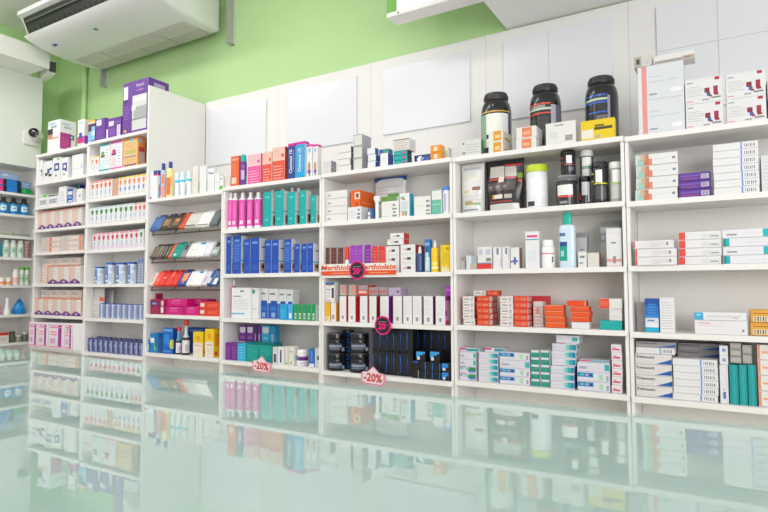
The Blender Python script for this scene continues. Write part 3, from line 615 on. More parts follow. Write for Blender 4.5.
carton('slim dark red carton with a white label', 160.3, 164.2, 299.5, dep=0.06, c='B01448', F=[(.15, .1, .85, .5, 'white'), (.2, .6, .85, .92, 'E6D6DC')])
MG = lines(.25, .35, .75, .7, 3, 'F070B8')+[(.04, .1, .1, .9, '9A0C5C'), (.3, .78, .7, .86, 'F49ACB')]
for a, b in ((164.8, 183.2), (183.8, 198.8)):
    carton('flat magenta carton in the lower layer', a, b, 306.6, dep=0.10, c='D6147F', F=MG)
z_ = zat(180, 306.6, .02)
for a, b in ((165.8, 187), (188, 206.5)):
    carton('flat magenta carton in the upper layer', a, b, 298.7, dep=0.10, c='D6147F', F=MG, zb=z_+.001, back=0.035 if a < 170 else 0.118)
OR = [(.04, .3, .24, .85, 'F3D9CF'), (.3, 0, .32, 1, 'C93320')]+lines(.4, .3, .9, .8, 3, 'F58468')
stack('flat orange-red carton with a white square', 199.4, 220.8, 302, 2, dep=0.10, c='E8432C', F=OR, back=0.008)
S(3, 4)
carton('small cyan carton at the shelf end', 145.6, 149.6, 339.5, dep=0.06, c='1E88C8', F=[(0, .1, .5, .6, 'white')])
carton('cyan carton with a white flash', 150.4, 158.4, 333, dep=0.06, c='1A84CC', F=[(.0, .5, .5, .75, 'white'), (.5, .1, .7, .5, '8FC83A'), (.6, .3, .95, .95, '0E6FB4')])
carton('small dark blue carton behind cyan ones', 158.8, 162, 336.5, dep=0.06, c='1A4E8C')
carton('blue carton with a yellow half circle', 162.6, 173, 328, dep=0.045, c='1268C4', F=[(.05, .88, .95, .96, '7AB0E8'), (.78, .2, 1, .55, 'E9D93A'), (.7, .28, .78, .48, 'E9D93A'), (.15, .35, .65, .75, '2A8AE0'), (.1, .05, .9, .12, '4A90D8')], R=[(0, 0, 1, 1, '0F4FA0'), (0, .2, .2, .55, 'E9D93A')])
carton('wide blue carton behind the red capped bottles', 188, 203.6, 327.6, dep=0.06, back=0.14, c='1C4C9C', F=[(.1, .85, .9, .93, '6A90D0')])
for (a, b, yt, t) in ((176.2, 182.2, 326.6, 'short dark bottle with a red cap'), (182.6, 190.4, 320, 'tall white labelled bottle with a red cap')):
    turned(t, a, b, yt, 'syrup_bottle', 'bottle', [(0, 0, '2B2430'), (.95, 0, '2B2430'), (1, .04, '2B2430'), (1, .42, '2B2430'), (.9, .5, 'C9D2DA'), (.45, .58, 'C9D2DA'), (.42, .84, 'C9D2DA'), (0, .84, 'C9D2DA')], cap_p('E2301E', .62, .84, 1), patches=[(.06, .42, -110, 110, 'E9E6EA'), (.1, .3, -20, 30, 'C9B4C4'), (.1, .3, 40, 80, '9AB0DC')] + ([(.5, .8, -40, 60, '3A9AD0')] if a < 180 else []))
YL = [(0, 0, 1, .55, 'F4ECDC'), (.2, .42, .85, .46, 'E89A8A'), (.35, .65, .7, .85, 'F0A020')]+lines(.15, .12, .8, .34, 3, 'E6D6C4')
carton('yellow and white carton beside the bottles', 193.2, 202.8, 331.8, dep=0.035, c='F6CE10', F=YL, R=[(0, 0, 1, 1, 'F0C010'), (.3, .1, .8, .25, 'E04A30')], back=0.012)
carton('larger yellow and white carton at the shelf end', 205, 213.8, 329, dep=0.095, c='F8D210', F=YL, R=[(0, 0, 1, 1, 'F6CC08'), (.15, .4, .6, .85, 'F09A18'), (.1, .06, .4, .2, 'E04A30')], back=0.012)
# ---------------- blue-carton bay
S(4, 0)
carton('small beige carton at the shelf end', 225, 230.2, 176, dep=0.06, c='E6E0D6', F=lines(.2, .2, .8, .8, 4, 'D6CFC4'))
carton('tall orange carton with a white patch', 231, 239.0, 156, dep=0.03, c='F0683C', F=[(.1, .1, .7, .3, 'F8D8CC'), (.1, .85, .9, .93, 'F8A488')]+lines(.15, .38, .8, .8, 5, 'F48A64'))
turned('purple spray can with a teal cap', 240.2, 247.2, 155, 'spray_can', 'can', [(0, 0, '6A2C8E'), (.95, 0, '6A2C8E'), (1, .02, '6A2C8E'), (1, .72, '6A2C8E'), (.86, .78, '6A2C8E'), (0, .78, '6A2C8E')], [(0, .78, 'teal'), (.86, .78, 'teal'), (.84, .92, 'teal'), (.7, 1, 'teal'), (0, 1, 'teal')], patches=[(.2, .5, -50, 10, 'C9B4DA'), (.05, .35, 40, 110, 'teal'), (.55, .68, -40, 30, '8A4CB0')])
def hal(c): return [(0, 0, 1, .6, c), (.72, .7, .94, .8, c)]+lines(.1, .08, .85, .52, 5, 'FFFFFF', .12)+lines(.1, .8, .6, .95, 2, 'E8B4A4', .3)
carton('pink and blush dressing carton', 247.6, 261, 154, dep=0.03, c='F6C6CC', F=hal('EE5FA6'), R=[(0, 0, 1, 1, 'EE4E96')])
carton('small coral and blush dressing carton', 262.4, 271.8, 152, dep=0.03, c='F3C4B4', F=hal('EC5A44'), R=[(0, 0, 1, 1, 'F6D9CE')])
carton('large coral dressing carton with a dark red side', 272.4, 285, 147, dep=0.04, c='F3C6B8', F=hal('EC5A44'), R=[(0, 0, 1, 1, 'B01C1E')])
for (a, b, yt, c, t) in ((288, 295.4, 143.2, '2C4A94', 'navy carton with white upright lettering and magenta top'), (296, 305, 141.4, '1EA8E4', 'sky blue carton with white upright lettering and magenta top')):
    o = carton(t, a, b, yt, dep=0.05, c=c, F=[(0, .93, 1, 1, 'E0189A'), (.72, .25, .78, .8, '8FB4E0')], T=[(0, 0, 1, 1, 'E0189A')], R=[(0, 0, 1, .93, 'E6E8EA'), (0, .93, 1, 1, 'E0189A')], name='ointment_box')
    lettering('Clotrimol 1%', 0.036, 'white', o, (-0.006, -0.0008, hgt(o)*.5), rot=(math.pi/2, -math.pi/2, 0), sx=0.85, bold=0.0006)
for a, b in ((306.4, 312.2), (312.8, 317.6)):
    carton('white carton with a family picture and magenta top', a, b, 144, dep=0.045, c='F0EEEC', F=[(0, .93, 1, 1, 'E0189A'), (.3, .75, .7, .88, 'sky'), (.3, .2, .7, .45, 'C48A6A'), (.2, .12, .8, .22, '8A5AB0'), (.4, .02, .7, .12, '5AA86A')], T=[(0, 0, 1, 1, 'E0189A')], R=[(0, .93, 1, 1, 'E0189A')], name='ointment_box', back=0.03)
S(4, 1)
for a, b in ((225.4, 231.0), (232.3, 238.8), (239.3, 246.8), (247.2, 254.2), (254.6, 262.6)):
    turned('pink shampoo bottle with a white cap', a, b, 193.4-(a-223)*.03, 'shampoo_bottle', 'bottle', [(0, 0, 'F3EAF0'), (.96, 0, 'F3EAF0'), (1, .02, 'F3EAF0'), (1, .08, 'E552B2'), (1, .80, 'F3EAF0'), (.92, .84, 'F3EAF0'), (.6, .86, 'F3EAF0'), (0, .86, 'F3EAF0')], cap_p('F4F4F4', .52, .86, 1), patches=[(.14, .24, -60, 0, 'F6D8EA'), (.3, .7, -30, -20, 'F090CC'), (.3, .75, 10, 22, 'F090CC')], group='pink shampoo bottles')
TF = [(.25, .18, .6, .24, '5CCFCF'), (.2, .82, .7, .88, '5CCFCF')]
TR = [(0, 0, 1, 1, 'F2F0EE'), (0, .40, 1, .43, '3FBDBD'), (.25, .05, .8, .32, 'C98F76'), (.5, .1, .9, .3, '4A3028')]
for i, (a, b, yt) in enumerate(((263.4, 271.6, 191.6), (275, 284, 190.6), (287.6, 295.4, 192), (299.6, 306.2, 190.2), (310.6, 316.2, 195.2))):
    carton('teal carton with a model on its side', a, b, yt, dep=0.055, c='12B0B0', F=TF, R=TR, name='hair_care_box', group='teal hair care cartons')
for a, b, yt in ((270, 275.6, 186.8), (279.6, 286.4, 186), (289.4, 295, 187), (296, 301.5, 188)):
    turned('white capped bottle behind the teal cartons', a, b, yt, 'shampoo_bottle', 'bottle', bottle_body('F1EFF0', sh=.84, neck=.5), cap_p('F6F6F6', .6, .85, 1), back=0.12)
S(4, 2)
BF = lines(.15, .12, .85, .26, 3, '4C7CD0')+[(.2, .84, .8, .9, '7FA4E6')]
BR = [(0, 0, 1, 1, 'F1F1F4'), (0, .33, 1, .37, '4CB8E8'), (.15, .05, .75, .3, 'D3A58C'), (.35, .14, .7, .26, '4A3A44'), (.3, .72, .8, .76, '4A62B8')]
for a, b, yt, dp in ((225.3, 231.6, 236.6, .04), (233, 241.2, 235.6, .06), (243.8, 250.2, 239, .02), (250.6, 259.4, 237.8, .075), (264.8, 271.2, 240, .03), (271.8, 278.8, 239.6, .07), (284.2, 291.4, 239, .055), (294.2, 299.8, 243.8, .03), (301.4, 307, 243.6, .03), (307.5, 313.2, 243, .08)):
    carton('blue hair dye carton with a white side', a, b, yt, dep=dp, c='1C50B8', F=BF+([(0, .3, 1, .85, '2F62C4')]+lines(.15, .35, .85, .8, 6, '5C88D8') if dp in (.06, .055) else []), R=BR, name='hair_dye_box', group='blue hair dye cartons')
S(4, 3)
turned('magenta bottle with a white cap behind cartons', 225, 229.4, 280, 'shampoo_bottle', 'bottle', bottle_body('E040A4', sh=.82), cap_p('F4F4F4', .5, .85, 1), back=0.07)
WB = [(.1, .7, .5, .74, 'ink')]+lines(.1, .3, .9, .65, 6, 'D6D6DA')+[(.0, .12, .7, .17, '6CC0E0')]
carton('large white carton with a back text panel', 231.6, 250.6, 287.6, dep=0.08, F=WB+[(.45, .86, .65, .92, 'ink')], back=0.03)
carton('white carton with a green leaf mark', 251.2, 258.6, 288, dep=0.03, F=[(.15, .82, .5, .95, '1E9A78'), (.1, .3, .9, .34, 'lgrey')], back=0.05)
for a, b in ((259.4, 268.2), (268.6, 278.4), (278.8, 286.4), (286.8, 293)):
    carton('white carton with a blue wave', a, b, 288.2+(a-259)*.05, dep=0.07, F=[(0, 0, 1, .52, '1458B4'), (.2, .52, .9, .6, '1458B4'), (.3, .04, .7, .2, '8FB4E0'), (.1, .8, .7, .86, 'ink'), (.2, .25, .8, .4, '2A78D0')], R=[(0, 0, 1, .5, '1458B4')], back=0.085, name='antiseptic_box')
carton('cyan carton with white label lines', 279.4, 287.4, 304.2, dep=0.06, c='1AA8E0', F=lines(.2, .2, .7, .8, 4, '5CC8F0'))
carton('sky blue carton with a white slip', 287.8, 292.6, 304.2, dep=0.06, c='4CB4EC', F=[(.3, .1, .8, .45, 'white')])
row('small green carton with a white label', 293, 315.6, 5, (304.2, 304.4), dep=0.06, c='18A060', F=[(.25, .08, .75, .45, 'D9EBDD'), (.3, .15, .7, .36, '8FB89A'), (.9, 0, 1, 1, '0E7A48')], side='E8EEEA', name='toothpaste_box', group='small green cartons')
S(4, 4)
row('purple carton in the front row', 223.8, 237.2, 2, (342.6, 342.8), dep=0.07, c='7A2C92', F=lines(.15, .15, .8, .85, 5, '9A58B0'), name='tissue_box', gap=.002)
carton('light cyan carton beside the purple ones', 237.4, 245.8, 343.5, dep=0.07, c='2CB4E0', F=lines(.15, .15, .85, .9, 5, '7AD2F0'))
row('teal carton behind the small price tag', 246.2, 271.6, 2, (344.4, 346), dep=0.07, c='0E9E96', F=lines(.1, .2, .9, .9, 5, '2AB4AC'), side='0B7F80', name='tissue_box', gap=.002)
zz = zat(255, 341.8, .1)
for (a, b, c, t) in ((223.6, 245, 'D9D6E0', 'wide pale carton under the purple upper boxes'), (245.6, 274, '1A9C94', 'wide teal carton under the upper boxes')):
    carton(t, a+3, b, None, dep=0.10, h=zz-CUR['z']-0.001, back=0.105, c=c)
for a, b, c, t in ((239, 246.2, '7A2C92', 'purple carton with a white wave, upper row'), (246.6, 253.6, '7A2C92', 'second purple carton with a white wave, upper row'), (261.6, 269.6, '2AACDC', 'cyan carton with a white wave, upper row')):
    carton(t, a, b, 325.2, dep=0.06, zb=zz, back=0.108, c=c, F=[(.1, .58, .9, .9, 'E9E2EE'), (.25, .52, .75, .58, 'E9E2EE'), (.2, .15, .8, .3, '9A62B4' if c[0] == '7' else '6CCBEA')])
for a, b, c, t in ((254, 257, '5A1E78', 'slim dark purple carton, upper row'), (257.6, 261, '6A2A86', 'slim purple carton with a white strip, upper row'), (270, 275, '1C98CC', 'slim blue carton at the upper row end')):
    carton(t, a, b, 325.8, dep=0.05, zb=zz, back=0.108, c=c, F=[(.3, .05, .6, .5, 'C9B8D4')])
for a, b, yt, c, t, F in ((272.6, 277.4, 347, 'E6E4E4', 'white carton with a grey upright block', [(.2, .1, .8, .6, 'dgrey'), (.1, .7, .9, .9, 'lgrey')]), (277.8, 284.2, 347, 'ECECEE', 'white carton with a navy upright stripe', [(.35, .1, .6, .85, '2C3A7A')]), (284.6, 288.6, 346.5, 'E4E0D6', 'ivory carton with a green mark', [(.3, .05, .7, .15, 'leaf')]), (289, 293.8, 346.5, 'EEEAE0', 'ivory carton with small print', [(.3, .06, .6, .2, '7A9A6A'), (.1, .7, .9, .75, 'ink')]), (308.8, 314.4, 349, '1E6CC8', 'upright blue carton with a white foot', [(0, 0, 1, .2, 'E6EAF0'), (.3, .3, .7, .9, '4C90E0')]), (314.8, 319.6, 348, 'D6D8DC', 'grey and white carton at the shelf end', [(.2, .2, .8, .8, 'lgrey'), (.5, .4, 1, .6, '3A4468')])):
    carton(t, a, b, yt, dep=0.055, c=c, F=F, back=0.015)
turned('white pill jar with a teal and purple band', 296.6, 308.4, 349.6, 'pill_jar', 'jar', jar_body('F0EEF0', 0.78), lid_p('F4F4F4', 0.79, .9), 'lid', patches=[(.34, .5, -120, 120, '5A2A7E'), (.5, .6, -120, 120, '9A3A8A'), (.34, .66, -100, -45, '1AA0A0'), (.1, .25, -30, 40, 'D6CCDA')])
# price tags on the shelf edges
def house_tag(x, y, wpx, look, place, rz=0.0):
    Y = D-0.020
    X, z = atY(x, y, Y); w = abs(atY(x+wpx/2, y, Y)[0]-atY(x-wpx/2, y, Y)[0]); h = w*0.66
    e = empty('discount_sign', (X, Y, z)); e.rotation_euler.y = rz
    def pol(k): return [(-.5*w*k, -.38*h*k), (-.38*w*k, -.5*h*k), (.38*w*k, -.5*h*k), (.5*w*k, -.38*h*k), (.5*w*k, .08*h*k), (.44*w*k, .16*h*k), (.26*w*k, .18*h*k), (.0, .5*h*k), (-.26*w*k, .18*h*k), (-.44*w*k, .16*h*k), (-.5*w*k, .08*h*k)]
    m = MB(); m.prism(pol(1.0), 0, 0.002, mat('F08CB4', 0.4)); m.obj('border', e)
    m = MB(); m.prism(pol(0.88), -0.001, -0.0002, mat('F6E6EA', 0.4)); cd_ = m.obj('card', e)
    lettering('-20%', w*0.41, 'D82436', cd_, (0, -0.0015, -h*0.14), bold=w*0.012, sx=.95)
    tag(e, look, place, 'price tag', 'shelf discount tags')
house_tag(261.5, 364, 18.5, 'pink-edged house-shaped tag reading -20%', "blue-carton bay's bottom shelf edge", math.radians(4))
house_tag(373, 375.5, 23.5, 'pink-edged house-shaped tag reading -20%', "sale-sign bay's bottom shelf edge", math.radians(3))
def badge(x, y, rpx, look, place):
    Y = D-0.026
    X, z = atY(x, y, Y); r = abs(atY(x+rpx, y, Y)[0]-X)
    e = empty('round_discount_sign', (X, Y, z))
    m = MB(); m.prism([(r*math.cos(2*math.pi*k/40), r*math.sin(2*math.pi*k/40)) for k in range(40)], 0, 0.002, mat('F01888', 0.4)); m.obj('rim', e)
    m = MB(); m.prism([(r*.84*math.cos(2*math.pi*k/40), r*.84*math.sin(2*math.pi*k/40)) for k in range(40)], -0.001, -0.0002, mat('1E1A1C', 0.4)); dk = m.obj('disc', e)
    lettering('20', r*0.92, 'F01888', dk, (-r*.10, -0.0016, -r*0.12), bold=r*0.03)
    lettering('%', r*0.42, 'B81468', dk, (r*.56, -0.0016, r*0.02), bold=r*0.01)
    m = MB(); m.box(-r*.5, r*.5, -0.0016, -0.0011, r*.34, r*.42, mat('8C8488', 0.4)); m.obj('small_print', dk)
    tag(e, look, place, 'discount badge', 'round discount badges')
badge(357, 270.2, 7.9, 'round black badge with a pink 20% and rim', 'over the orange sign strips')
badge(382.8, 325.4, 8.2, 'round black badge with a pink 20% and rim', "sale-sign bay's fourth shelf edge")
for xa, xb, t in ((321.6, 358.4, 'orange and white sign strip starting at the bay edge'), (358.9, 396, 'orange and white sign strip starting under the round badge')):
    Y = D-0.0145
    a = atY(xa, 269, Y)[0]; b = atY(xb, 269, Y)[0]; z1 = atY(358, 263.4, Y)[1]; z0 = atY(358, 275, Y)[1]; w, h = b-a, z1-z0
    e = empty('shelf_sign', ((a+b)/2, Y, z0))
    m = MB(); m.box(-w/2, w/2, 0, 0.002, h*.38, h, mat('F4EEE8', 0.35)); cd_ = m.obj('card', e)
    m = MB(); m.box(-w/2, w/2, -0.001, 0.002, 0, h*.379, mat('F0521E', 0.35)); m.obj('band', e)
    m = MB(); m.box(-w*.22, w*.3, -0.0016, -0.0011, h*.14, h*.22, mat('F8A078', 0.4)); m.obj('small_print', e)
    lettering('Merthiolate', h*0.62, 'F0561E', cd_, (-w*.015, -0.0006, h*.66), sx=w*1.08/(h*0.62*5.05)*1.0, bold=h*.015, shear=0.18)
    tag(e, t, '', 'sign', 'shelf edge sign strips')
# ---------------- sale-sign bay
S(5, 0)
stack('small grey-white carton in a pair', 322.8, 331, 160.8, 2, dep=0.06, c='E2E0DE', side='9A98A0', F=lines(.1, .2, .9, .8, 2, 'CFCDCB'))
stack('flat white carton in a foursome', 338.2, 350.8, 146.6, 4, dep=0.04, c='EDEBEA', side='6E6C74', jit=.5, F=[(0, 0, 1, .1, 'B0AEB2')])
stack('grey-edged white carton in a tall trio', 353.2, 362, 134.2, 3, dep=0.11, c='E2DFDA', side='B3B1BA', F=[(0, 0, 1, .06, '8E8C90'), (0, .94, 1, 1, '9A989C'), (0, 0, .06, 1, 'B4B2B4')], T=[(0, 0, 1, 1, 'A8A6AC')])
stack('white and blue carton in a trio', 367.6, 375.6, 147.8, 3, dep=0.045, c='F0EFF2', side='2C50A8', jit=.6, F=[(0, .02, 1, .1, '8A9AC8')])
carton('white carton with a royal blue side', 380.2, 388, 153, dep=0.07, c='F2F2F4', side='1E3CB0', F=lines(.2, .3, .8, .7, 3, 'DADAE2'))
carton('blue-green carton behind the white and blue stack', 379, 389, 149, dep=0.05, c='3A6CB8', back=0.12, F=[(.4, 0, 1, 1, '5AB09A')], T=[(0, 0, 1, 1, '3A90A0')])
tz = stack('flat teal carton with a magenta spot', 393.8, 407.6, 150.6, 3, dep=0.06, c='14A8A6', side='2A2A44', jit=.4, F=[(.66, .3, .88, .75, 'E01C90'), (0, 0, 1, .06, '0B7F80'), (.1, .4, .5, .6, '4CC4C2')])
carton('large white carton lying across the teal stack', 393.2, 409.4, 138.8, dep=0.085, zb=tz[-1]['zt']+.0006, c='E6DEDA', F=lines(.05, .1, .95, .9, 5, 'C9B6B2')+[(0, .92, 1, 1, '6A4A44')], R=[(0, 0, 1, 1, 'F4F4F6')]+lines(.1, .1, .9, .9, 6, 'D8D4E2'))
pouch('flat navy pack with a white label', X_(412.5, 157, .02), X_(430, 157, .02), CUR['z'], zat(420, 154, .02), D+0.02, 0.05, '22407E', name='flat_pack', cat='pack', rects=[(.25, .1, .45, .8, 'E6E8EE'), (.5, .2, .9, .6, '3458A0')], bulge=1)
stack('small orange carton with a white square', 430.4, 441.2, 145, 2, dep=0.05, c='F59A20', F=[(.3, .25, .65, .8, 'F6EBD8'), (0, 0, 1, .06, 'D8800C')], side='F3B860')
carton('white carton with a pale green leaf', 442, 448.4, 147.6, dep=0.05, back=0.10, c='F2F3EE', F=[(.2, .4, .9, .8, 'CFE3C4')])
S(5, 1)
stack('flat plain white carton in the corner stack', 325.4, 347, 190.6, 4, dep=0.10, c='F0EEEA', jit=.2, F=[(.08, .3, .25, .6, 'C4BCB8'), (0, 0, 1, .05, 'B4AEA8')])
ob = carton('white carton with a block of print', 347.6, 361.2, 206.8, dep=0.13, c='F2F0F2', F=lines(.1, .2, .6, .8, 4, 'D4D0E0')+[(.7, .1, .92, .3, 'ink'), (.7, .4, .95, .55, 'ink'), (.75, .7, .9, .85, 'ink')], R=[(.85, 0, 1, 1, '2C62B0')])
carton('bright orange carton with a white window', 350.8, 360.2, 190.2, dep=0.17, zb=ob['zt']+.0006, c='F4650E', F=[(.4, .45, 1, .88, 'F6DCC8'), (.55, .55, .85, .8, '6A5040'), (.5, .05, .75, .22, '8A5030')], R=[(.1, .2, .9, .3, 'F8905A')])
carton('orange carton behind the white printed box', 345.8, 350.2, 196, dep=0.05, back=0.16, c='F0600C')
carton('small blue and brown carton', 367.8, 371.8, 208.4, dep=0.05, c='2C78B8', F=[(0, 0, .6, .3, 'white'), (0, .4, .6, .7, 'white'), (.7, 0, 1, 1, '9A5038')])
turned('slim white tube with a flared head', 373.4, 381, 195.8, 'cream_tube', 'tube', [(0, 0, 'F4F4F4'), (.5, 0, 'F4F4F4'), (.5, .72, 'F4F4F4'), (0, .72, 'F4F4F4')], [(0, .725, 'F7F7F7'), (.6, .725, 'F7F7F7'), (1, .86, 'F7F7F7'), (.8, .98, 'F7F7F7'), (0, 1, 'F7F7F7')], capname='head')
pouch('large grey zip pouch with a navy top and green leaf', X_(372, 195, .15), X_(404, 180, .15), CUR['z'], zat(388, 177.6, .18), D+0.15, 0.07, 'D9D8D6', name='zip_pouch', rects=lines(.1, .62, .9, .84, 3, 'C2C1C2')+[(.25, .40, .75, .56, '78B05A'), (.45, .55, .8, .62, '6AA24C'), (.02, .40, .9, .45, '6AA24C'), (.7, .3, .9, .40, '55604A')], band=(.91, 1.0, '1E4E90'), tilt=0, taper=0.15)
carton('white carton with printed rows at one end', 381.4, 399, 201, dep=0.07, c='F1EFED', F=[(.62, .06, .88, .18, 'ink'), (.66, .28, .82, .38, 'ink'), (.62, .48, .88, .58, 'ink'), (.64, .7, .8, .82, 'ink'), (.0, .1, .4, .14, 'A8D8DE')])
carton('white carton with cyan edge and fruit print', 399.8, 409.4, 193, dep=0.055, c='F0F2F4', F=[(.1, .78, .45, .86, '4ABF9A'), (.2, .72, .6, .78, 'F0705A'), (.1, .3, .85, .66, 'D9DEE4'), (.2, .05, .45, .2, 'F08A5A'), (.5, .05, .75, .2, '8AA07A'), (.1, .2, .8, .26, 'A9CBB4')], R=[(0, 0, 1, 1, '3CB8E4')], T=[(0, 0, 1, 1, '30AEDC')])
carton('wide white carton with stamped print at its end', 414, 430.4, 196.2, dep=0.10, c='F3F1EC', F=[(.74, .03, .98, .12, 'ink'), (.74, .2, .95, .3, 'ink'), (.74, .42, .98, .55, 'ink'), (.74, .68, .95, .8, 'ink'), (.1, .5, .6, .53, 'DCD8D2')])
carton('white carton with a mint lower half', 431.6, 441.2, 189.6, dep=0.06, c='F0F2F0', F=[(0, .02, 1, .60, '6CC4AA'), (.2, 0, .8, .06, '1FB0A8'), (0, .97, 1, 1, '5AB898'), (.1, .4, .9, .43, 'D8F0E6')], name='medicine_box')
turned('white tube with a blue cap', 442.8, 451, 186.8, 'effervescent_tube', 'tube', [(0, 0, 'E9E8F2'), (1, 0, 'E9E8F2'), (1, .86, 'E9E8F2'), (0, .86, 'E9E8F2')], [(0, .862, '4A82D8'), (1.08, .862, '4A82D8'), (1.08, .96, '4A82D8'), (.95, 1, '4A82D8'), (0, 1, '4A82D8')], patches=[(.1, .75, -40, -15, 'B9B4D8'), (.0, .12, 40, 110, '3AA0D8'), (.2, .6, -5, 5, 'A9A4D0')])
S(5, 2)
for a, b in ((324.6, 329.8), (331.1, 336.7), (337.9, 343.4)):
    carton('dark brown carton with a white side', a, b, 247.6, dep=0.05, c='6E3836', side='E9E4E2', F=lines(.15, .1, .85, .9, 6, '8A5450'), name='tonic_box')
turned('small white bottle with a red collar', 345, 349.6, 246.8, 'antiseptic_bottle', 'bottle', bottle_body('F0ECEC', sh=.5, neck=.6), cap_p('E8382C', .9, .52, 1), patches=[(.02, .35, -30, 40, 'F0A898')])
for a, b, y in ((350, 355.8, 245.4), (356.2, 362.6, 245), (365, 370.8, 244.6)):
    carton('violet carton with pale upright print', a, b, y, dep=0.055, c='A638C4' if a < 364 else '8E22A8', side='E6DCEA', F=lines(.15, .1, .85, .9, 7, 'BC68D4'), name='antiseptic_box')
for a, b in ((372.2, 378), (379, 385)):
    carton('bright red carton with pale upright print', a, b, 246, dep=0.055, c='EC3A34', side='F0D8D4', F=lines(.15, .1, .85, .9, 7, 'F2706A'), name='antiseptic_box')
WR = [(.45, .35, .7, .65, '5A4048'), (.2, .4, .45, .55, 'D89AA0')]
c1 = stack('white carton with a small seal', 385.8, 399, 246.2, 3, dep=0.07, F=WR, R=[(0, 0, 1, 1, 'E2B0A8')], c='EFEDEE')
c2 = stack('white carton with a seal and red print', 400, 415, 244.4, 3, dep=0.07, F=WR, R=[(0, 0, 1, 1, 'B82A34')], c='EFEDEE', jit=.5)
ztop = max(c1[-1]['zt'], c2[-1]['zt'])+.0008
t1 = carton('white carton bridging the two seal stacks', 387.2, 403.6, 239, dep=0.07, zb=ztop, F=WR, R=[(0, 0, 1, 1, 'E8453C')], c='F1EFF0')
carton('white carton with a red side, topmost of the seal stacks', 390, 403.8, 233, dep=0.07, zb=t1['zt']+.0006, F=WR, R=[(0, 0, 1, 1, 'E8352E')]+lines(.1, .2, .9, .8, 3, 'F0706A'), c='F1EFF0')
carton('dark red carton behind the navy dropper bottle', 414.5, 422, 245.4, dep=0.07, back=0.10, c='A02A34')
turned('navy dropper bottle with a white tip', 415.8, 424, 246.6, 'dropper_bottle', 'bottle', [(0, 0, '34507E'), (.95, 0, '34507E'), (1, .03, '34507E'), (1, .66, '34507E'), (.85, .72, '2A4068'), (0, .73, '2A4068')], [(0, .735, 'F2F2F2'), (.45, .735, 'F2F2F2'), (.42, .84, 'F2F2F2'), (.24, 1, 'F2F2F2'), (0, 1, 'F2F2F2')], capname='tip', patches=[(.1, .6, -20, 20, '46648E')])
carton('blue carton with a white tube picture', 424.4, 430.0, 239.2, dep=0.03, c='2A7CC4', F=[(.05, .02, .95, .45, 'C8DDE6'), (.3, .1, .7, .7, 'E6EEF2'), (.1, .82, .9, .9, '8FC0E8'), (.3, .6, .7, .78, '1C5CA0'), (.0, .3, .25, .6, '5AC8E0')])
turned('yellow bottle with a white pointed tip', 430.8, 439, 240.6, 'dropper_bottle', 'bottle', [(0, 0, 'F2C80E'), (.95, 0, 'F2C80E'), (1, .03, 'F2C80E'), (1, .72, 'F2C80E'), (.85, .77, 'F2C80E'), (0, .78, 'F2C80E')], [(0, .78, 'F4F4F0'), (.4, .78, 'F4F4F0'), (.36, .88, 'F4F4F0'), (.2, 1, 'F4F4F0'), (0, 1, 'F4F4F0')], capname='tip', patches=[(.1, .17, -60, 60, 'F6EEC0'), (.22, .3, -40, 40, 'F6E680')])
carton('yellow carton with white zigzag foot', 440.2, 450.4, 244.6, dep=0.06, c='F0CC10', F=[(.15, 0, .3, .2, 'F6F0D0'), (.3, 0, .45, .1, 'F6F0D0'), (.5, 0, .65, .2, 'F6F0D0'), (.7, 0, .85, .12, 'F6F0D0'), (.6, .82, .85, .9, 'A89020')]+lines(.15, .3, .85, .75, 5, 'DDB808'))
S(5, 3)
yl = carton('yellow fronted carton below the figure carton', 324, 330.2, 302.6, dep=0.05, c='F6BC0C', F=[(0, 0, 1, .25, 'F8E8C0'), (.3, .05, .5, .2, 'F0A010')], name='vitamin_box')
y2 = carton('white carton with a yellow side', 330.8, 336, 302.4, dep=0.05, c='F0EEE8', side='E8A80C', F=[(.2, .1, .7, .35, 'A8A4A0')], name='vitamin_box')
carton('white carton with a dark figure and blue top', 324.2, 334.6, 282, dep=0.048, zb=max(yl['zt'], y2['zt'])+.0008, c='F2EFEE', F=[(0, .86, 1, 1, '1E74C0'), (.3, .82, .7, .9, 'F09020'), (.68, .2, .95, .7, '4A4A60'), (.74, .55, .9, .72, '2A2430'), (.1, .6, .5, .66, '9A98B0'), (.1, .06, .6, .1, 'E07040')]+lines(.1, .25, .55, .55, 4, 'D4CCD4'), name='vitamin_box')
SP = lines(.15, .35, .85, .9, 8, 'E2DFE2')+[(.35, .1, .65, .24, 'A09CA4')]
top3 = 0
for a, b, c in ((339.4, 346.2, 'E8483C'), (348.2, 355.4, 'D8202A'), (359.8, 367.2, 'F08A88'), (369.2, 376.4, 'B81C28'), (380, 388.6, '8A1C9C')):
    o = carton({'E8483C': 'white carton with a coral side', 'D8202A': 'white carton with a broad red side', 'F08A88': 'white carton with a thin pink side', 'B81C28': 'white carton with a dark red side', '8A1C9C': 'white carton with a violet side'}[c], a, b, 296, dep=0.05, c='F2F0F0', side=c, F=SP, name='vitamin_box'); top3 = max(top3, o['zt'])
for a, b in ((393, 401.8), (403, 411.8), (412.4, 421.4)):
    o = carton('white carton between the violet sided ones', a, b, 296, dep=0.10, c='F2F0F0', side='C9BACB', F=SP, name='vitamin_box'); top3 = max(top3, o['zt'])
o = carton('white carton with a thin maroon side', 423.4, 432.8, 296, dep=0.06, c='F2F0F0', side='7A1C5C', F=SP, name='vitamin_box')
o = carton('white carton with a magenta patterned side', 435.4, 445, 296, dep=0.085, c='F2F0F0', R=[(0, 0, 1, 1, 'E8B4DC'), (0, .85, 1, 1, 'D020C0'), (0, 0, .6, .15, 'E84080'), (0, .3, .3, .5, 'D020C0')], F=SP, name='vitamin_box'); tv = o['zt']
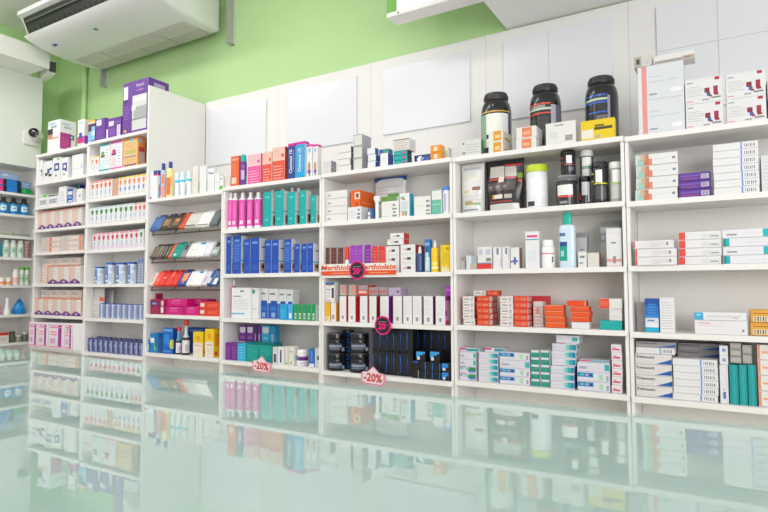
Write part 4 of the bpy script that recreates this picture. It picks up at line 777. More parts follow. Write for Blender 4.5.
for a, b in ((339.6, 347.2), (348.4, 356.8)):
    carton('grey and coral carton lying in the upper layer', a, b, 284.6, dep=0.10, zb=top3+.0008, back=0.04, c='C4BCB8', F=[(.35, .1, .75, .9, 'E89A90'), (.9, 0, 1, 1, 'B82A30')], name='vitamin_box')
carton('red carton with white lettering in the upper layer', 357.4, 367.8, 285, dep=0.10, zb=top3+.0008, back=0.04, c='E8503E', F=[(.1, .55, 1, 1, 'B4A8AE'), (.1, .2, .9, .45, 'F4D0C8')], name='vitamin_box')
for a, b in ((368.6, 378.2), (378.8, 387.4)):
    carton('grey carton with faded red print', a, b, 287, dep=0.10, zb=top3+.0008, back=0.05, c='B4A8AC', F=[(.1, .25, .9, .65, 'D87A7A'), (0, 0, 1, .06, '8A7A80')], name='vitamin_box')
carton('long lilac carton with a grey dot', 388.2, 400.4, 287.4, dep=0.10, zb=top3+.0008, back=0.05, c='CDB8D6', F=[(.72, .35, .9, .65, '6A5A78'), (.3, .1, .32, .9, 'B49AC4')], name='vitamin_box')
carton('short bright violet carton atop the row end', 445.8, 451, 286.2, dep=0.08, zb=max(tv, top3)+.0008, c='A81CB4', F=[(.1, .5, .9, .75, 'C860D0')], name='vitamin_box')
S(5, 4)
def wax(look, a, b, yt, yb):
    zb = CUR['z'] if yb is None else yb
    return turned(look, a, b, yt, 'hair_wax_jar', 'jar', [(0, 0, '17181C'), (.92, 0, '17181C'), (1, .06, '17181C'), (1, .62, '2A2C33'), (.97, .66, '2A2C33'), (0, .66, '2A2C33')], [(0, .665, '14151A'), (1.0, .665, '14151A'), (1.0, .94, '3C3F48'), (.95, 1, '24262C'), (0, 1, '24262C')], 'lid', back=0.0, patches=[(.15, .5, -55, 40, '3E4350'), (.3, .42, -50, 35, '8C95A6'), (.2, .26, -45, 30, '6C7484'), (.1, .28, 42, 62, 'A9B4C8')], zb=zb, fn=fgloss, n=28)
for a, b, l in ((322.6, 340.2, 'black hair wax jar beside the side panel'), (349.6, 369.2, 'black hair wax jar beside the upright cartons')):
    j = wax(l+', lower one', a, b, 352.4, None)
    wax(l+', upper one', a, b, 332.4, CUR['z']+j['h']+.001)
z0 = CUR['z']; hh = (zat(345, 331, .06)-z0)/5
for k in range(5):
    carton('flat black carton with a blue corner', 341.8, 350.5, None, dep=0.05, h=hh-.0006, zb=z0+k*hh, back=0.122, c='16171C', F=[(.5, .1, 1, .55, '1E62C0'), (.7, .55, 1, .8, '1E62C0'), (.6, .8, .75, .95, 'D8DCE4')], name='hair_wax_box')
def blk(k): return [(.0, .1, .13, .9, ['1C58B4', '163C80'][k % 2]), (.13, .5, .2, .8, '2A6CD0'), (.3, .3, .8, .7, '1B1C22'), (.93, 0, 1, 1, '2C2E36')]
z0 = CUR['z']; h1 = (zat(395, 351.5, .035)-z0)
for layer in range(2):
    for k in range(6):
        a = 372+k*6.75
        carton('upright black carton with blue edge', a, a+6.4, None, dep=0.06, h=h1-.0006 if layer == 0 else h1*.93, zb=z0+layer*h1, back=0.035, c='101116', F=blk(k+layer), name='hair_wax_box', group='black cartons with blue edges')
zr = z0
for k in range(5):
    a = 417+k*6.5
    carton('black carton with blue strip in the rear row', a, a+6.2, None, dep=0.05, h=h1*1.0, zb=z0, back=0.16, c='101116', name='hair_wax_box')
    carton('upright black carton with blue edge', a, a+6.2, None, dep=0.05, h=h1*.9, zb=z0+h1+.0006, back=0.16, c='101116', F=blk(k), name='hair_wax_box', group='black cartons with blue edges')
h2 = (zat(428, 361.6, .012)-z0)/2
for k in range(4):
    a = 411.4+k*7.1
    carton('small black carton low in the stepped block', a, a+6.8, None, dep=0.05, h=h2-.0006, zb=z0, back=0.012, c='121318', F=[(.85, .1, 1, .9, '2466C4')] if k else [(.9, 0, 1, 1, 'A9A49A')], name='hair_wax_box')
    carton('small black carton midway in the stepped block', a, a+6.8, None, dep=0.05, h=h2-.0006, zb=z0+h2, back=0.014, c='121318', F=[(0, .8, 1, 1, '1C4E9C')] if k < 1 else [(.86, .0, 1, .9, '2A70D0')], name='hair_wax_box')
for a, b in ((416, 425.2), (429.8, 439.4)):
    carton('small carton with a sky blue corner and white flash', a, b, 351, dep=0.05, zb=z0+2*h2+.0006, back=0.016, c='14161C', F=[(0, .35, .75, .95, '3CA4E8'), (0, .75, 1, .95, '3CA4E8'), (.1, .1, .5, .4, 'E4E8EE'), (.4, .0, 1, .6, '14161C')], name='hair_wax_box')
for k in range(2):
    carton('black carton with a blue and white slanted corner', 440.6, 449.6, None, dep=0.07, h=h2-.0006, zb=z0+k*h2, back=0.012, c='15161C', F=[(0, .3, .5, .95, '2C8CE0'), (.1, .1, .4, .4, 'E0E4EA'), (.5, .5, .75, .95, '2C8CE0')], name='hair_wax_box')
# ---------------- bay under the black jugs
S(6, 0)
carton('pale grey carton with a green end', 460, 481, 139.8, dep=0.05, c='E0E0DA', F=[(.1, .75, .2, .9, 'ink'), (.1, .15, .25, .3, 'ink')]+lines(.3, .2, .9, .85, 4, 'C6CBC4'), R=[(0, 0, 1, 1, '2E8A66')])
stack('white carton with an orange printed end', 488.4, 502.8, 130.4, 2, dep=0.16, c='F0EEE8', F=[(.33, .08, .9, .95, 'EFA11E'), (.45, .3, .8, .6, 'F8DCA0')], R=[(.2, .2, .8, .5, 'D8A850'), (.1, .6, .9, .9, 'ECE4D8')], jit=.4)
stack('white carton with a salmon printed end', 515.8, 536, 126.6, 2, dep=0.12, c='F0EEEA', F=[(.28, .05, .78, .95, 'F5875C'), (.35, .3, .7, .6, 'F9B79A')], jit=.4)
carton('white carton with a grey barcode before middle jug', 545.4, 575.6, 121.8, dep=0.05, c='F1EFEA', F=[(.65, .15, .9, .4, 'B4B0AE'), (.12, .3, .4, .6, 'E4E2DC'), (.3, .85, .6, .9, 'ink')]+bars(.67, .15, .9, .4, 5, '9A9694'))
carton('yellow carton with a white panel before the last jug', 580.4, 614.6, 119.2, dep=0.045, c='F5D20C', F=[(.02, .12, .37, .55, 'F4F0E2'), (.4, .5, .94, .64, '4A4420'), (.42, .66, .7, .76, '6A6020'), (.42, .1, .6, .25, 'F0E8C0')]+bars(.43, .1, .6, .25, 5, '6A6448'), back=0.018)
def jug(look, a, b, yt, stripes, capc='1F1D20'):
    body = [(0, 0, '1A1A1E'), (.9, 0, '1A1A1E'), (1, .03, '1A1A1E'), (1, .70, '1E1E22'), (.985, .75, '1E1E22'), (.92, .825, '1E1E22'), (.80, .87, '1E1E22'), (.73, .886, '1E1E22'), (0, .886, '1E1E22')]
    cap = [(0, .888, capc), (.76, .888, capc), (.78, .9, capc), (.78, .955, '34323A'), (.73, .99, '3A3840'), (.6, 1.0, '2C2A30'), (0, 1.0, '2C2A30')]
    e = turned(look, a, b, yt, 'protein_jug', 'jug', body, cap, 'cap', back=0.20, patches=stripes, fn=lambda c: mat(c, 0.22, kind='gloss', coat=0.3), fncap=lambda c: mat(c, 0.35, kind='plastic'), n=36)
    m = MB(); r, h = e['r'], e['h']
    for k in range(40):
        an = 2*math.pi*k/40; ca, sa = math.cos(an), math.sin(an)
        p = Vector((ca*r*.785, sa*r*.785, h*.9)); t = Vector((-sa, ca, 0))*r*.03; q = Vector((ca, sa, 0))*r*.02
        m.face([p-t, p+t, p+t+Vector((0, 0, h*.055)), p-t+Vector((0, 0, h*.055))], mat('34323A', .35, kind='plastic')); m.face([p-t+q, p+t+q, p+t+q+Vector((0, 0, h*.055)), p-t+q+Vector((0, 0, h*.055))], mat('3E3C44', .35, kind='plastic'))
        m.face([p-t, p-t+q, p-t+q+Vector((0, 0, h*.055)), p-t+Vector((0, 0, h*.055))], mat('2A282E', .35, kind='plastic')); m.face([p+t, p+t+q, p+t+q+Vector((0, 0, h*.055)), p+t+Vector((0, 0, h*.055))], mat('2A282E', .35, kind='plastic'))
    m.obj('cap_ribs', next(c for c in e.children if c.name.startswith('cap')))
    return e
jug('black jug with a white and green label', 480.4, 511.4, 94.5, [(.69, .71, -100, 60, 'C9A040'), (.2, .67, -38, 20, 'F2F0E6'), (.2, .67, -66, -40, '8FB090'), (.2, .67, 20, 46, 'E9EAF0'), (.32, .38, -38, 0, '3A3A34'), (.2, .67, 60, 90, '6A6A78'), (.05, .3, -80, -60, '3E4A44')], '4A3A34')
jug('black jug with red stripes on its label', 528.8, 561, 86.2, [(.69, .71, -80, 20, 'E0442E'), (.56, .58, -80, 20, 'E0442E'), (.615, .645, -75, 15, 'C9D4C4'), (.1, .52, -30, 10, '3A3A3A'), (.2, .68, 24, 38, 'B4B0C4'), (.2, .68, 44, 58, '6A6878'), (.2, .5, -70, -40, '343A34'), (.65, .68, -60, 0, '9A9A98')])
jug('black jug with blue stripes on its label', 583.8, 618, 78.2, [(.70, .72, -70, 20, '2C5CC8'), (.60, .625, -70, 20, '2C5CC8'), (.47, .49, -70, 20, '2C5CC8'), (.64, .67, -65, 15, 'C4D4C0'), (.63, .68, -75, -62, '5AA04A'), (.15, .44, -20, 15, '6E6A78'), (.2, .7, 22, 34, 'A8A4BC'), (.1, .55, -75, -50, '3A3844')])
S(6, 1)
pouch('silver white pouch with a nut print', X_(458.6, 190, .03), X_(482, 190, .03), CUR['z'], zat(470, 159.8, .04), D+0.03, 0.09, 'DCDCDA', name='zip_pouch', rects=[(.08, .86, .9, .92, 'B9BAC2'), (.15, .4, .45, .46, 'D8C9A8'), (.55, .45, .85, .52, '9A6A58'), (.2, .16, .6, .24, 'B4A070'), (.6, .16, .9, .2, '8FB07A'), (.1, .68, .9, .7, 'E4D8A8'), (.1, .05, .8, .08, 'ink')]+lines(.2, .25, .9, .38, 3, 'C4C4C2'), taper=0.04)
pouch('large black pouch with pale panels and red bars', X_(483.4, 185, .03), X_(521.5, 185, .03), CUR['z'], zat(504, 157, .04), D+0.03, 0.11, '2B2528', name='zip_pouch', rects=[(.08, .02, .92, .14, 'D0CFCD'), (.1, .66, .5, .88, 'C9C4BC'), (.52, .66, .82, .86, 'C2BCB4'), (.52, .87, .97, .90, 'D83A3A'), (.08, .61, .38, .64, 'D84444'), (.52, .62, .8, .65, 'D84444'), (.36, .56, .5, .66, 'E6DCD0'), (.06, .4, .8, .56, '5A4E50'), (.1, .45, .2, .5, '8A8488'), (.3, .45, .4, .5, '8A8488'), (.5, .45, .6, .5, '8A8488'), (.25, .24, .5, .32, 'E0DAD0'), (.18, .24, .25, .32, 'D89A30'), (.55, .24, .75, .32, 'B9AEA8'), (.1, .17, .75, .19, 'C03A3A'), (.84, .62, .97, .72, '7A9A2C'), (.83, .2, .99, .6, '151214'), (.86, .54, .95, .6, 'C85A38')], taper=0.06)
turned('white tub with a lime green lid', 525.8, 547.6, 166, 'powder_tub', 'tub', jar_body('E9EAF0', 0.84), [(0, .842, 'C4D62E'), (1.02, .842, 'C4D62E'), (1.02, .96, 'C4D62E'), (.97, 1, 'C4D62E'), (0, 1, 'C4D62E')], 'lid', patches=[(.05, .16, -60, -20, '3A3A40'), (.7, .8, -80, -70, 'A9C42E'), (.25, .7, -40, 60, 'F2F3F6')])
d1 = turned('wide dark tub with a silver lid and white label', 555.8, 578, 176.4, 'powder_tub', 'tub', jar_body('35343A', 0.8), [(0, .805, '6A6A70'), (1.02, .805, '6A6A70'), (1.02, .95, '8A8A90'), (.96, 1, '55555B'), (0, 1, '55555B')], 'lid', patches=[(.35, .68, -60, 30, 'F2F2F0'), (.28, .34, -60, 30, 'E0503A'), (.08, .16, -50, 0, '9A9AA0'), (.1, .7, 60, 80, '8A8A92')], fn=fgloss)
turned('black tub with red marks, stood on the silver lidded tub', 560.2, 575.4, 147.8, 'powder_tub', 'tub', jar_body('28272C', 0.84), lid_p('1C1B20', .845), 'lid', zb=CUR['z']+d1['h']+.001, patches=[(.45, .78, -22, 35, 'EDEDEE'), (.66, .72, -75, -45, 'D03A34'), (.48, .54, -75, -45, 'D03A34'), (.38, .42, -30, 50, 'C8505A'), (.15, .3, 0, 50, '6E6E76')], fn=fgloss)
d2 = turned('short black tub with a white and red label', 578.6, 590.4, 177, 'powder_tub', 'tub', jar_body('222126', 0.86), lid_p('18171C', .865), 'lid', back=0.05, patches=[(.35, .8, -25, 30, 'C4C2C6'), (.1, .8, 32, 60, 'E4E2EA'), (.2, .4, -80, -50, 'C03430')], fn=fgloss)
turned('white capped grey tub on the short black tub', 579.6, 593, 150.8, 'powder_tub', 'tub', jar_body('55565A', 0.76), lid_p('E6E6E4', .765, 1.0), 'lid', back=0.06, zb=CUR['z']+d2['h']+.001, patches=[(.38, .72, -50, 50, 'EDEEEA'), (.3, .36, -50, 50, '8AB89A'), (.0, .28, -50, 50, 'D6D7D4')], fn=fplast)
turned('tall black tub with a yellow line', 590.8, 608, 162.8, 'powder_tub', 'tub', jar_body('2A292D', 0.86), lid_p('222126', .865), 'lid', patches=[(.5, .8, -28, 22, 'F0F0EC'), (.46, .49, -50, 60, 'D8D02A'), (.1, .42, -30, 40, '55545A'), (.7, .74, -75, -50, 'C8C02A'), (.52, .56, -75, -50, 'C8C02A')], fn=fgloss)
turned('clear grey tub with a white cap and green line', 609, 622.4, 162.6, 'powder_tub', 'tub', jar_body('A9A9A4', 0.84), lid_p('EAEAE8', .845), 'lid', back=0.03, patches=[(.5, .8, -30, 40, 'F2F3F0'), (.46, .49, -60, 60, 'A0D070'), (.1, .44, -50, 50, 'C9C9C6')], fn=fplast)
S(6, 2)
carton('small flat beige carton at the shelf end', 456.8+3.4, 465.2, 261, dep=0.05, c='DCD6CC', back=0.06)
carton('small grey-blue faded carton', 466, 476.6, 255.2, dep=0.05, c='A9B4BE', F=[(0, 0, .5, 1, 'DDE2E6'), (.4, 0, 1, .4, 'C8B4A8')])
carton('white carton with a red foot and silver tablets', 477.2, 491.8, 246.8, dep=0.06, c='EDEBE8', F=[(0, 0, 1, .24, 'E23A2C'), (0, .24, 1, .29, '6A8AB4'), (.08, .65, .35, .9, 'C0CCDA'), (.58, .65, .9, .9, 'C0CCDA'), (.6, .34, .95, .5, '8A8A80')])
carton('white carton with an upright pink line', 492.8, 501.4, 246.8, dep=0.05, c='F0EEEE', F=[(.4, .65, .7, .95, 'ink'), (.88, .1, .94, .5, 'E86AB0')])
carton('white carton with a grey stamp', 502, 509.6, 246.4, dep=0.05, c='F0EEF0', F=[(.4, .65, .7, .95, 'ink'), (.86, 0, .92, 1, 'B8A8D0')])
carton('white carton with a blue cross and dark side', 510.2, 519.2, 247.4, dep=0.05, c='F0EEEE', R=[(0, 0, 1, 1, '8A6A60')], F=[(.38, .18, .62, .55, '3A62B8'), (.2, .3, .85, .4, '4A70C0'), (.0, .28, .2, .38, 'D04A70')])
carton('tall white carton with a pink name and blue line', 525, 538.8, 231.2, dep=0.05, c='F3F1F4', F=[(.1, .84, .9, .9, 'E8408A'), (0, .765, 1, .795, '4A9AD0'), (.2, .2, .8, .5, 'E4ECF2')], R=[(0, 0, 1, 1, 'E6EAF0')])
turned('white pill bottle with a pink line', 541, 555, 240.2, 'pill_bottle', 'bottle', [(0, 0, 'F1F0EE'), (.95, 0, 'F1F0EE'), (1, .03, 'F1F0EE'), (1, .70, 'F1F0EE'), (.9, .76, 'F1F0EE'), (0, .765, 'F1F0EE')], [(0, .77, 'F6F5F3'), (.82, .77, 'F6F5F3'), (.82, .97, 'F6F5F3'), (.76, 1, 'F6F5F3'), (0, 1, 'F6F5F3')], patches=[(.49, .53, -100, 60, 'E8707A'), (.2, .4, 25, 50, '5A5A60')])
turned('pale blue mouthwash bottle with a teal cap', 558.6, 575.4, 211.8, 'mouthwash_bottle', 'bottle', [(0, 0, 'C6DCEC'), (.92, 0, 'C6DCEC'), (1, .02, 'CFE2F0'), (1, .70, 'D4E4F0'), (.9, .755, 'D4E4F0'), (.5, .77, 'D4E4F0'), (.5, .79, 'D4E4F0'), (0, .79, 'D4E4F0')], [(0, .775, '1FB59A'), (.57, .775, '1FB59A'), (.55, .9, '1FB59A'), (.46, .99, '1FB59A'), (0, 1, '1FB59A')], sy=0.6, sx=1.0, sq=3.0, n=32, patches=[(.12, .46, -60, -2, '14A08E'), (.38, .46, -60, -2, '2A4C8E'), (.56, .62, -60, -8, '5A78A8'), (.2, .3, -40, -20, 'A8D4C8')], fn=lambda c: mat(c, 0.15, kind='gloss', trans=0.0))
carton('grey lidded carton behind the mouthwash', 576, 586.6, 232.4, dep=0.06, back=0.12, c='D6D5D8', F=[(0, .86, 1, 1, '9A9A9E'), (.3, .5, .7, .54, 'ink')])
carton('small white carton with grey print', 577.8, 586.6, 251.6, dep=0.05, c='F0EEEC', F=[(.2, .6, .8, .75, '8A8E9E'), (.1, .2, .6, .32, 'A8ACB8')])
carton('small white carton with a brown side', 587.2, 599, 252.6, dep=0.06, c='E6E2DA', R=[(0, 0, 1, 1, 'B06A4C')], T=[(0, 0, 1, 1, '5A5450')])
carton('tall grey carton behind the pink footed one', 600, 619.5, 221, dep=0.06, back=0.12, c='C6C4C2', F=[(0, .88, 1, 1, '8A8785'), (0, .55, .25, .75, '9AA4B8'), (.05, .6, .2, .7, 'D8DCE4')])
carton('tall white carton with a pink foot', 605.8, 621.2, 228, dep=0.06, c='F0EEF0', F=[(0, .0, 1, .03, 'F2C0B8'), (0, .12, 1, .2, 'F2A49A'), (.42, .08, .62, .27, '9A9494'), (.3, .6, .65, .64, 'ink'), (0, .88, 1, .885, 'C9C6CA')])
S(6, 3)
PW = [(.1, .35, .6, .62, 'A4A4A8'), (.7, .2, .9, .8, 'BEBCC0'), (0, .86, .5, .97, 'F29A86'), (0, 0, 1, .06, 'C8C4C4')]
PR = [(.1, .3, .35, .7, 'E07A58'), (.5, .3, .9, .7, 'E5886A'), (0, 0, 1, .06, 'C0331C')]
RS = [(0, .1, .35, .95, 'F0E8E6'), (.55, .2, .9, .9, 'D8A49A')]
s1 = stack('white carton with grey print, end stack', 462.8, 474.4, 296.2, 5, dep=0.07, jit=.4, c='F1EEEE', F=PW, side='D8404A')
s2 = stack('orange-red carton in the second stack', 476.8, 489.8, 296, 5, dep=0.13, jit=.7, c='E8502C', F=PR, R=RS)
carton('white printed carton on the rear of the end stack', 473.5, 485.6, 290.4, dep=0.05, zb=max(s1[-1]['zt'], s2[-1]['zt'])+.0006, back=0.05, c='F0ECEC', F=PW)
carton('orange-red carton lying topmost over the second stack', 486.4, 498.6, 290.4, dep=0.05, zb=max(s1[-1]['zt'], s2[-1]['zt'])+.0006, back=0.05, c='E2481F', F=PR, side='C03A18')
stack('white carton with grey print, third stack', 499.8, 512.8, 296, 5, dep=0.07, jit=.3, c='F1EEEE', F=PW)
stack('red carton in the fourth stack', 513.4, 527.4, 296, 5, dep=0.09, jit=.4, c='EE5136', F=PR, R=[(0, .1, .2, .95, 'F0E8E6'), (.3, .1, .9, .9, 'E0B8B4')])
carton('bright red carton lying behind the fourth stack', 528, 547, 296, dep=0.08, back=0.16, c='E43A40', F=[(.4, 0, 1, .3, 'C82830')])
carton('pale grid patterned carton beside the fourth stack', 533, 543, 301.4, dep=0.06, back=0.07, c='E4DAD8', F=lines(.05, .1, .95, .9, 6, 'D0A8A4')+[(.3, .5, .6, .75, 'E8907A')])
stack('flat orange carton in the leaning pile', 544.4, 563.4, 305, 4, dep=0.07, jit=1.2, c='F2622A', F=[(0, .9, 1, 1, 'F6B090'), (.0, 0, 1, .06, 'C04818')])
b0 = carton('flat white carton under the orange pile', 571.4, 589.4, 322, dep=0.07, c='F2F0F0', F=[(0, .9, 1, 1, 'D8D4D4')])
b1 = stack('flat orange carton on the white one', 570.8, 589.8, 306.4, 3, dep=0.07, jit=1.0, zb=b0['zt']+.0006, c='F1571F', F=[(0, .9, 1, 1, 'F6A888'), (0, 0, 1, .06, 'C04818')])
carton('flat orange carton crowning the pile, jutting out sideways', 566.4, 586, 300.6, dep=0.06, zb=b1[-1]['zt']+.0008, c='F4501C', F=[(.95, 0, 1, 1, 'F0B8A8')], R=[(.3, 0, 1, 1, 'E04A28')])
t0 = carton('flat teal carton under the white pair', 599.8, 622, 320.6, dep=0.08, c='18B4B0', F=[(0, .5, 1, .53, '0E9490')])
t1 = carton('white carton on the teal one', 609, 622, 308.9, dep=0.08, zb=t0['zt']+.0006, c='E9E6E6', F=[(0, .3, 1, .34, 'D4D0D0')])
carton('white carton with an orange-red end', 598.6, 622, 298.5, dep=0.08, zb=t1['zt']+.0006, c='EEEBEA', F=[(0, 0, .45, 1, 'E8472C'), (.05, .2, .4, .8, 'EC6A50')])
S(6, 4)
def tp(g=1): return [(0, 0, 1, .05, 'C4C0D8'), (.58, .15, 1, .85, '7CCFCB'), (.72, .12, 1, .9, '3AB4BA'), (.86, .12, 1, .9, '1C8CB4'), (.05, .35, .5, .5, 'D8D4E4'), (.5, .35, .65, .6, 'A8DCDC')]
TPF = [(0, 0, 1, .05, 'C4C0D8'), (0, .45, .5, .95, '1C8ACC'), (.08, .6, .2, .8, '7AC8B0'), (.25, .6, .35, .8, 'D8B0C0'), (.38, .55, .46, .8, '1A4C9C'), (.55, .2, .9, .8, 'E0ECE4'), (.68, .2, .8, .85, 'BADCC8'), (.9, .15, .97, .7, 'A8A4C8')]
TPA = [(0, 0, 1, .05, 'B9B4CC'), (.05, .55, .5, .85, '2AA8B8'), (.15, .62, .42, .76, 'E8F0F0'), (.55, .4, 1, .95, '2C9A5A'), (.5, .3, 1, .5, '1C64B4'), (0, .92, .4, 1, 'E03A7A'), (.6, .08, .95, .28, '9AA0C0')]
TPG = [(0, 0, 1, .05, 'C4C0D8'), (.05, .3, .3, .6, 'B4B4C8'), (.85, .2, 1, .9, '3AB4BC'), (.3, .3, .8, .5, 'E0E0EC')]
NT = dict(name='toothpaste_box', dep=0.10, c='E6E4EE')
sA = stack('toothpaste carton in the end stack', 456.8+2.6, 476, 352.2, 4, Fs=[TPA, TPA, TPG, TPG], jit=.3, **NT)
carton('toothpaste carton with a pink corner atop the end stack', 459.6, 479, 348, zb=sA[-1]['zt']+.0006, F=[(0, .5, .35, 1, 'E0407A'), (.35, .2, 1, .9, '2AA0A0')], back=.03, **NT)
sB = stack('toothpaste carton with a fading teal end', 478.8, 498.2, 352.4, 5, F=tp(), jit=.6, **NT)
carton('toothpaste carton with a pink corner atop second stack', 484.6, 504, 348, zb=sB[-1]['zt']+.0006, F=[(0, .5, .35, 1, 'E0407A'), (.5, .2, 1, .9, '2AA0A0')], back=.04, **NT)
stack('toothpaste carton with a blue tapering band', 499.4, 529.6, 352.6, 4, Fs=[TPF, TPF, TPG, TPF], jit=.2, **NT)
GR = [(.0, .0, 1, .72, '16988A'), (.22, .28, .8, .48, 'A9C85A'), (.2, .28, .8, .46, '3A9A6A'), (0, .72, 1, 1, 'E4E6EA'), (.9, 0, 1, 1, '1464A4')]
for a, b in ((530.9, 540), (540.5, 549.8)):
    stack('teal and green carton end', a, b, 350.4, 5, dep=0.10, c='E4E6EA', F=GR, name='toothpaste_box')
sE = stack('toothpaste carton in the tallest stack, lower part', 550.4, 574.2, 366, 3, F=tp(), jit=.2, R=[(0, 0, 1, 1, '2A5CA0')], **NT)
sE2 = stack('toothpaste carton in the tallest stack, upper part', 551.6, 576, 343.6, 3, F=tp(), jit=.5, zb=sE[-1]['zt']+.0006, R=[(0, 0, 1, 1, 'F0EEF2'), (.3, .2, .6, .8, '3A90A0')], back=.03, **NT)
carton('toothpaste carton crowning the tallest stack', 556, 579, 335.4, zb=sE2[-1]['zt']+.0006, F=[(.7, .3, .95, .8, '3AB8C0'), (0, 0, .35, .08, 'D83A80')], back=.03, **NT)
sF = stack('wide toothpaste carton with a blue pointed band', 577, 609.6, 362.8, 3, Fs=[TPF, TPF, TPG], jit=.1, **NT)
carton('flat toothpaste carton atop the wide ones', 579, 609, 360.8, zb=sF[-1]['zt']+.0006, F=[(0, .3, .4, 1, 'D8407A'), (.4, .3, 1, 1, '4AA8C0')], back=.03, **NT)
stack('small white carton with pink print', 611, 621.6, 344.4, 6, dep=0.08, jit=.4, c='F1EEF0', F=[(.1, .25, .85, .5, 'E2527E'), (.1, .55, .5, .7, 'F0A0B8'), (0, 0, 1, .05, 'C9C4CC')], R=[(0, 0, 1, 1, 'E0D8E4')])
# ---------------- end bay
S(7, 0)
BW = [(.03, 0, .08, 1, 'EDEBEF'), (.09, 0, .2, 1, 'F29C94'), (.25, .12, .42, .17, 'A4A4AC'), (.72, .14, .95, .27, 'F6F6F8'), (.25, .5, .6, .53, 'CED0D8'), (.25, .65, .5, .68, 'CED0D8'), (.65, .5, .9, .53, 'CED0D8')]
wb = stack('large white carton with a salmon stripe', 636.8, 683.4, 63.6, 2, dep=0.16, c='E4E6EC', F=BW, name='appliance_box')
wz = wb[-1]['zt']+.0006
carton('small white carton with a dark round mark', 633.6, 651.6, 55.6, dep=0.10, zb=wz, c='D8D4CC', F=[(0, 0, .42, 1, 'B4AFA4'), (.12, .25, .32, .75, '4A4640'), (.6, .2, .9, .4, 'C8C8D8')])
carton('long flat white carton lying on the salmon striped ones', 654, 694.6, 52.4, dep=0.09, zb=wz, c='ECE9E6', F=[(.7, 0, 1, .45, 'C4AFA0'), (.75, .1, .9, .3, '9A8474'), (0, 0, .7, .3, 'A4A09C')])
SK = [(.02, .08, .2, .11, 'E84A94'), (.52, .38, .66, .58, '8A2440'), (.58, .24, .68, .38, '4A5EA0'), (.64, .2, .72, .28, '9A2A48'), (.76, .3, .88, .62, 'A82848'), (.78, .24, .9, .32, '9A2040'), (.46, .08, .64, .14, 'A8A4A4'), (.7, .12, .95, .19, '8E8A8A'), (.8, .86, .93, .98, 'C01C3C'), (.04, .84, .2, .88, '8A8A90')]+lines(.04, .3, .48, .75, 5, 'CDC9CE')
def sock(a, b, y): 
    return stack('white compression sock carton with two sock pictures', a, b, y, 2, dep=0.10, c='EEECEE', F=SK, name='sock_box')
sock(684.6, 722.4, 77.6); sock(725.2, 765.2, 71.6)
carton('dark carton cut off beyond the sock cartons', 766.4, 800, 78, dep=0.10, c='3A3034', name='sock_box', F=[(0, .5, 1, 1, 'D8D4D8')])
S(7, 1)
PC = [(.02, 0, .2, 1, 'C9DCD6'), (.06, 0, .22, .6, '9CD8CC'), (.2, 0, .32, 1, 'E0785A'), (.2, .3, .28, 1, 'C89070'), (.32, 0, .4, .6, 'E89078'), (.12, .4, .22, 1, 'D8B49A'), (.88, .4, .95, .62, '8A8E9A'), (0, 0, 1, .04, 'A09A96'), (.45, .5, .8, .54, 'DADADA')]
stack('white carton with a coral and mint picture', 634.6, 677, 153.2, 4, dep=0.10, c='F1F0F0', F=PC, jit=.8, name='ointment_box')
stack('slim purple carton with a white slip', 678.4, 710.6, 172.4, 3, dep=0.09, c='6438A0', F=[(.7, .2, .95, .8, 'D4CCE0'), (.05, .55, .65, .75, '8458B8'), (.08, .2, .6, .35, 'A04A80'), (0, 0, 1, .06, '3A1C68')]+bars(.72, .25, .93, .75, 5, '6A5A80'), name='ointment_box')
BCF = [(.62, 0, .655, 1, '5A9AE8'), (.05, .5, .55, .54, 'DDDADF'), (0, 0, 1, .05, 'BEBAC0')]+bars(.7, .25, .95, .75, 6, '74707A')
stack('white barcoded carton with a blue tick', 712.6, 758.4, 142.4, 7, dep=0.10, c='F3F1F3', F=BCF, jit=.6, name='tablet_box')
carton('grey-white carton with fine print at the bay end', 760.4, 800, 153.6, dep=0.10, c='E4E4E8', F=lines(.05, .1, .9, .9, 8, 'D2D2DA'), name='tablet_box')
S(7, 2)
RD = [(0, 0, .04, 1, 'E84840'), (.05, .5, .4, .53, 'D8D4D4'), (.82, .35, .88, .75, '9A989C'), (.4, .2, .62, .26, 'F0B8B4'), (.42, .3, .8, .8, 'E2E0E2'), (0, 0, 1, .05, 'C4C0C0')]
g0 = stack('long white carton with a thin red end', 635, 676.4, 248.6, 2, dep=0.10, c='F0EEEF', F=RD, back=-0.02, name='tablet_box')
carton('long white carton jutting out, top of the red-ended pile', 632.8, 673.6, 240.3, dep=0.10, zb=g0[-1]['zt']+.0006, c='F0EEEF', F=RD, back=-0.02, name='tablet_box')
stack('white carton with a square red end', 677.6, 720.4, 231.4, 4, dep=0.10, c='F2F0F2', F=[(0, 0, .155, 1, 'EC5040'), (.18, .5, .7, .53, 'DCDAE0'), (.74, .3, .96, .48, '8A8890'), (.55, .1, .98, .7, 'E6E4E8'), (.76, .32, .95, .46, '9A98A2'), (0, 0, 1, .04, 'A8A4AA')], jit=.7, name='tablet_box')
TE = [(0, 0, .14, 1, '14B8C0'), (0, 0, .06, 1, '0E8C98'), (.5, .4, .9, .5, 'DCDAE4'), (0, 0, 1, .04, 'B4B0B8')]
TE2 = [(.85, 0, 1, 1, '18BCC6'), (.08, .3, .3, .5, '9C9AA4'), (.4, .5, .8, .54, 'DCDAE4'), (0, 0, 1, .04, 'B4B0B8')]
stack('white carton with a teal end', 722.6, 771, 228.8, 4, dep=0.10, c='F0EEF4', Fs=[TE, TE2, TE, TE2], jit=.8, name='tablet_box')
S(7, 3)
carton('faded grey carton against the side panel', 636.4, 645, 302.2, dep=0.06, back=0.08, c='BDB9B2', F=[(.3, .3, .7, .6, 'C8C4BE')])
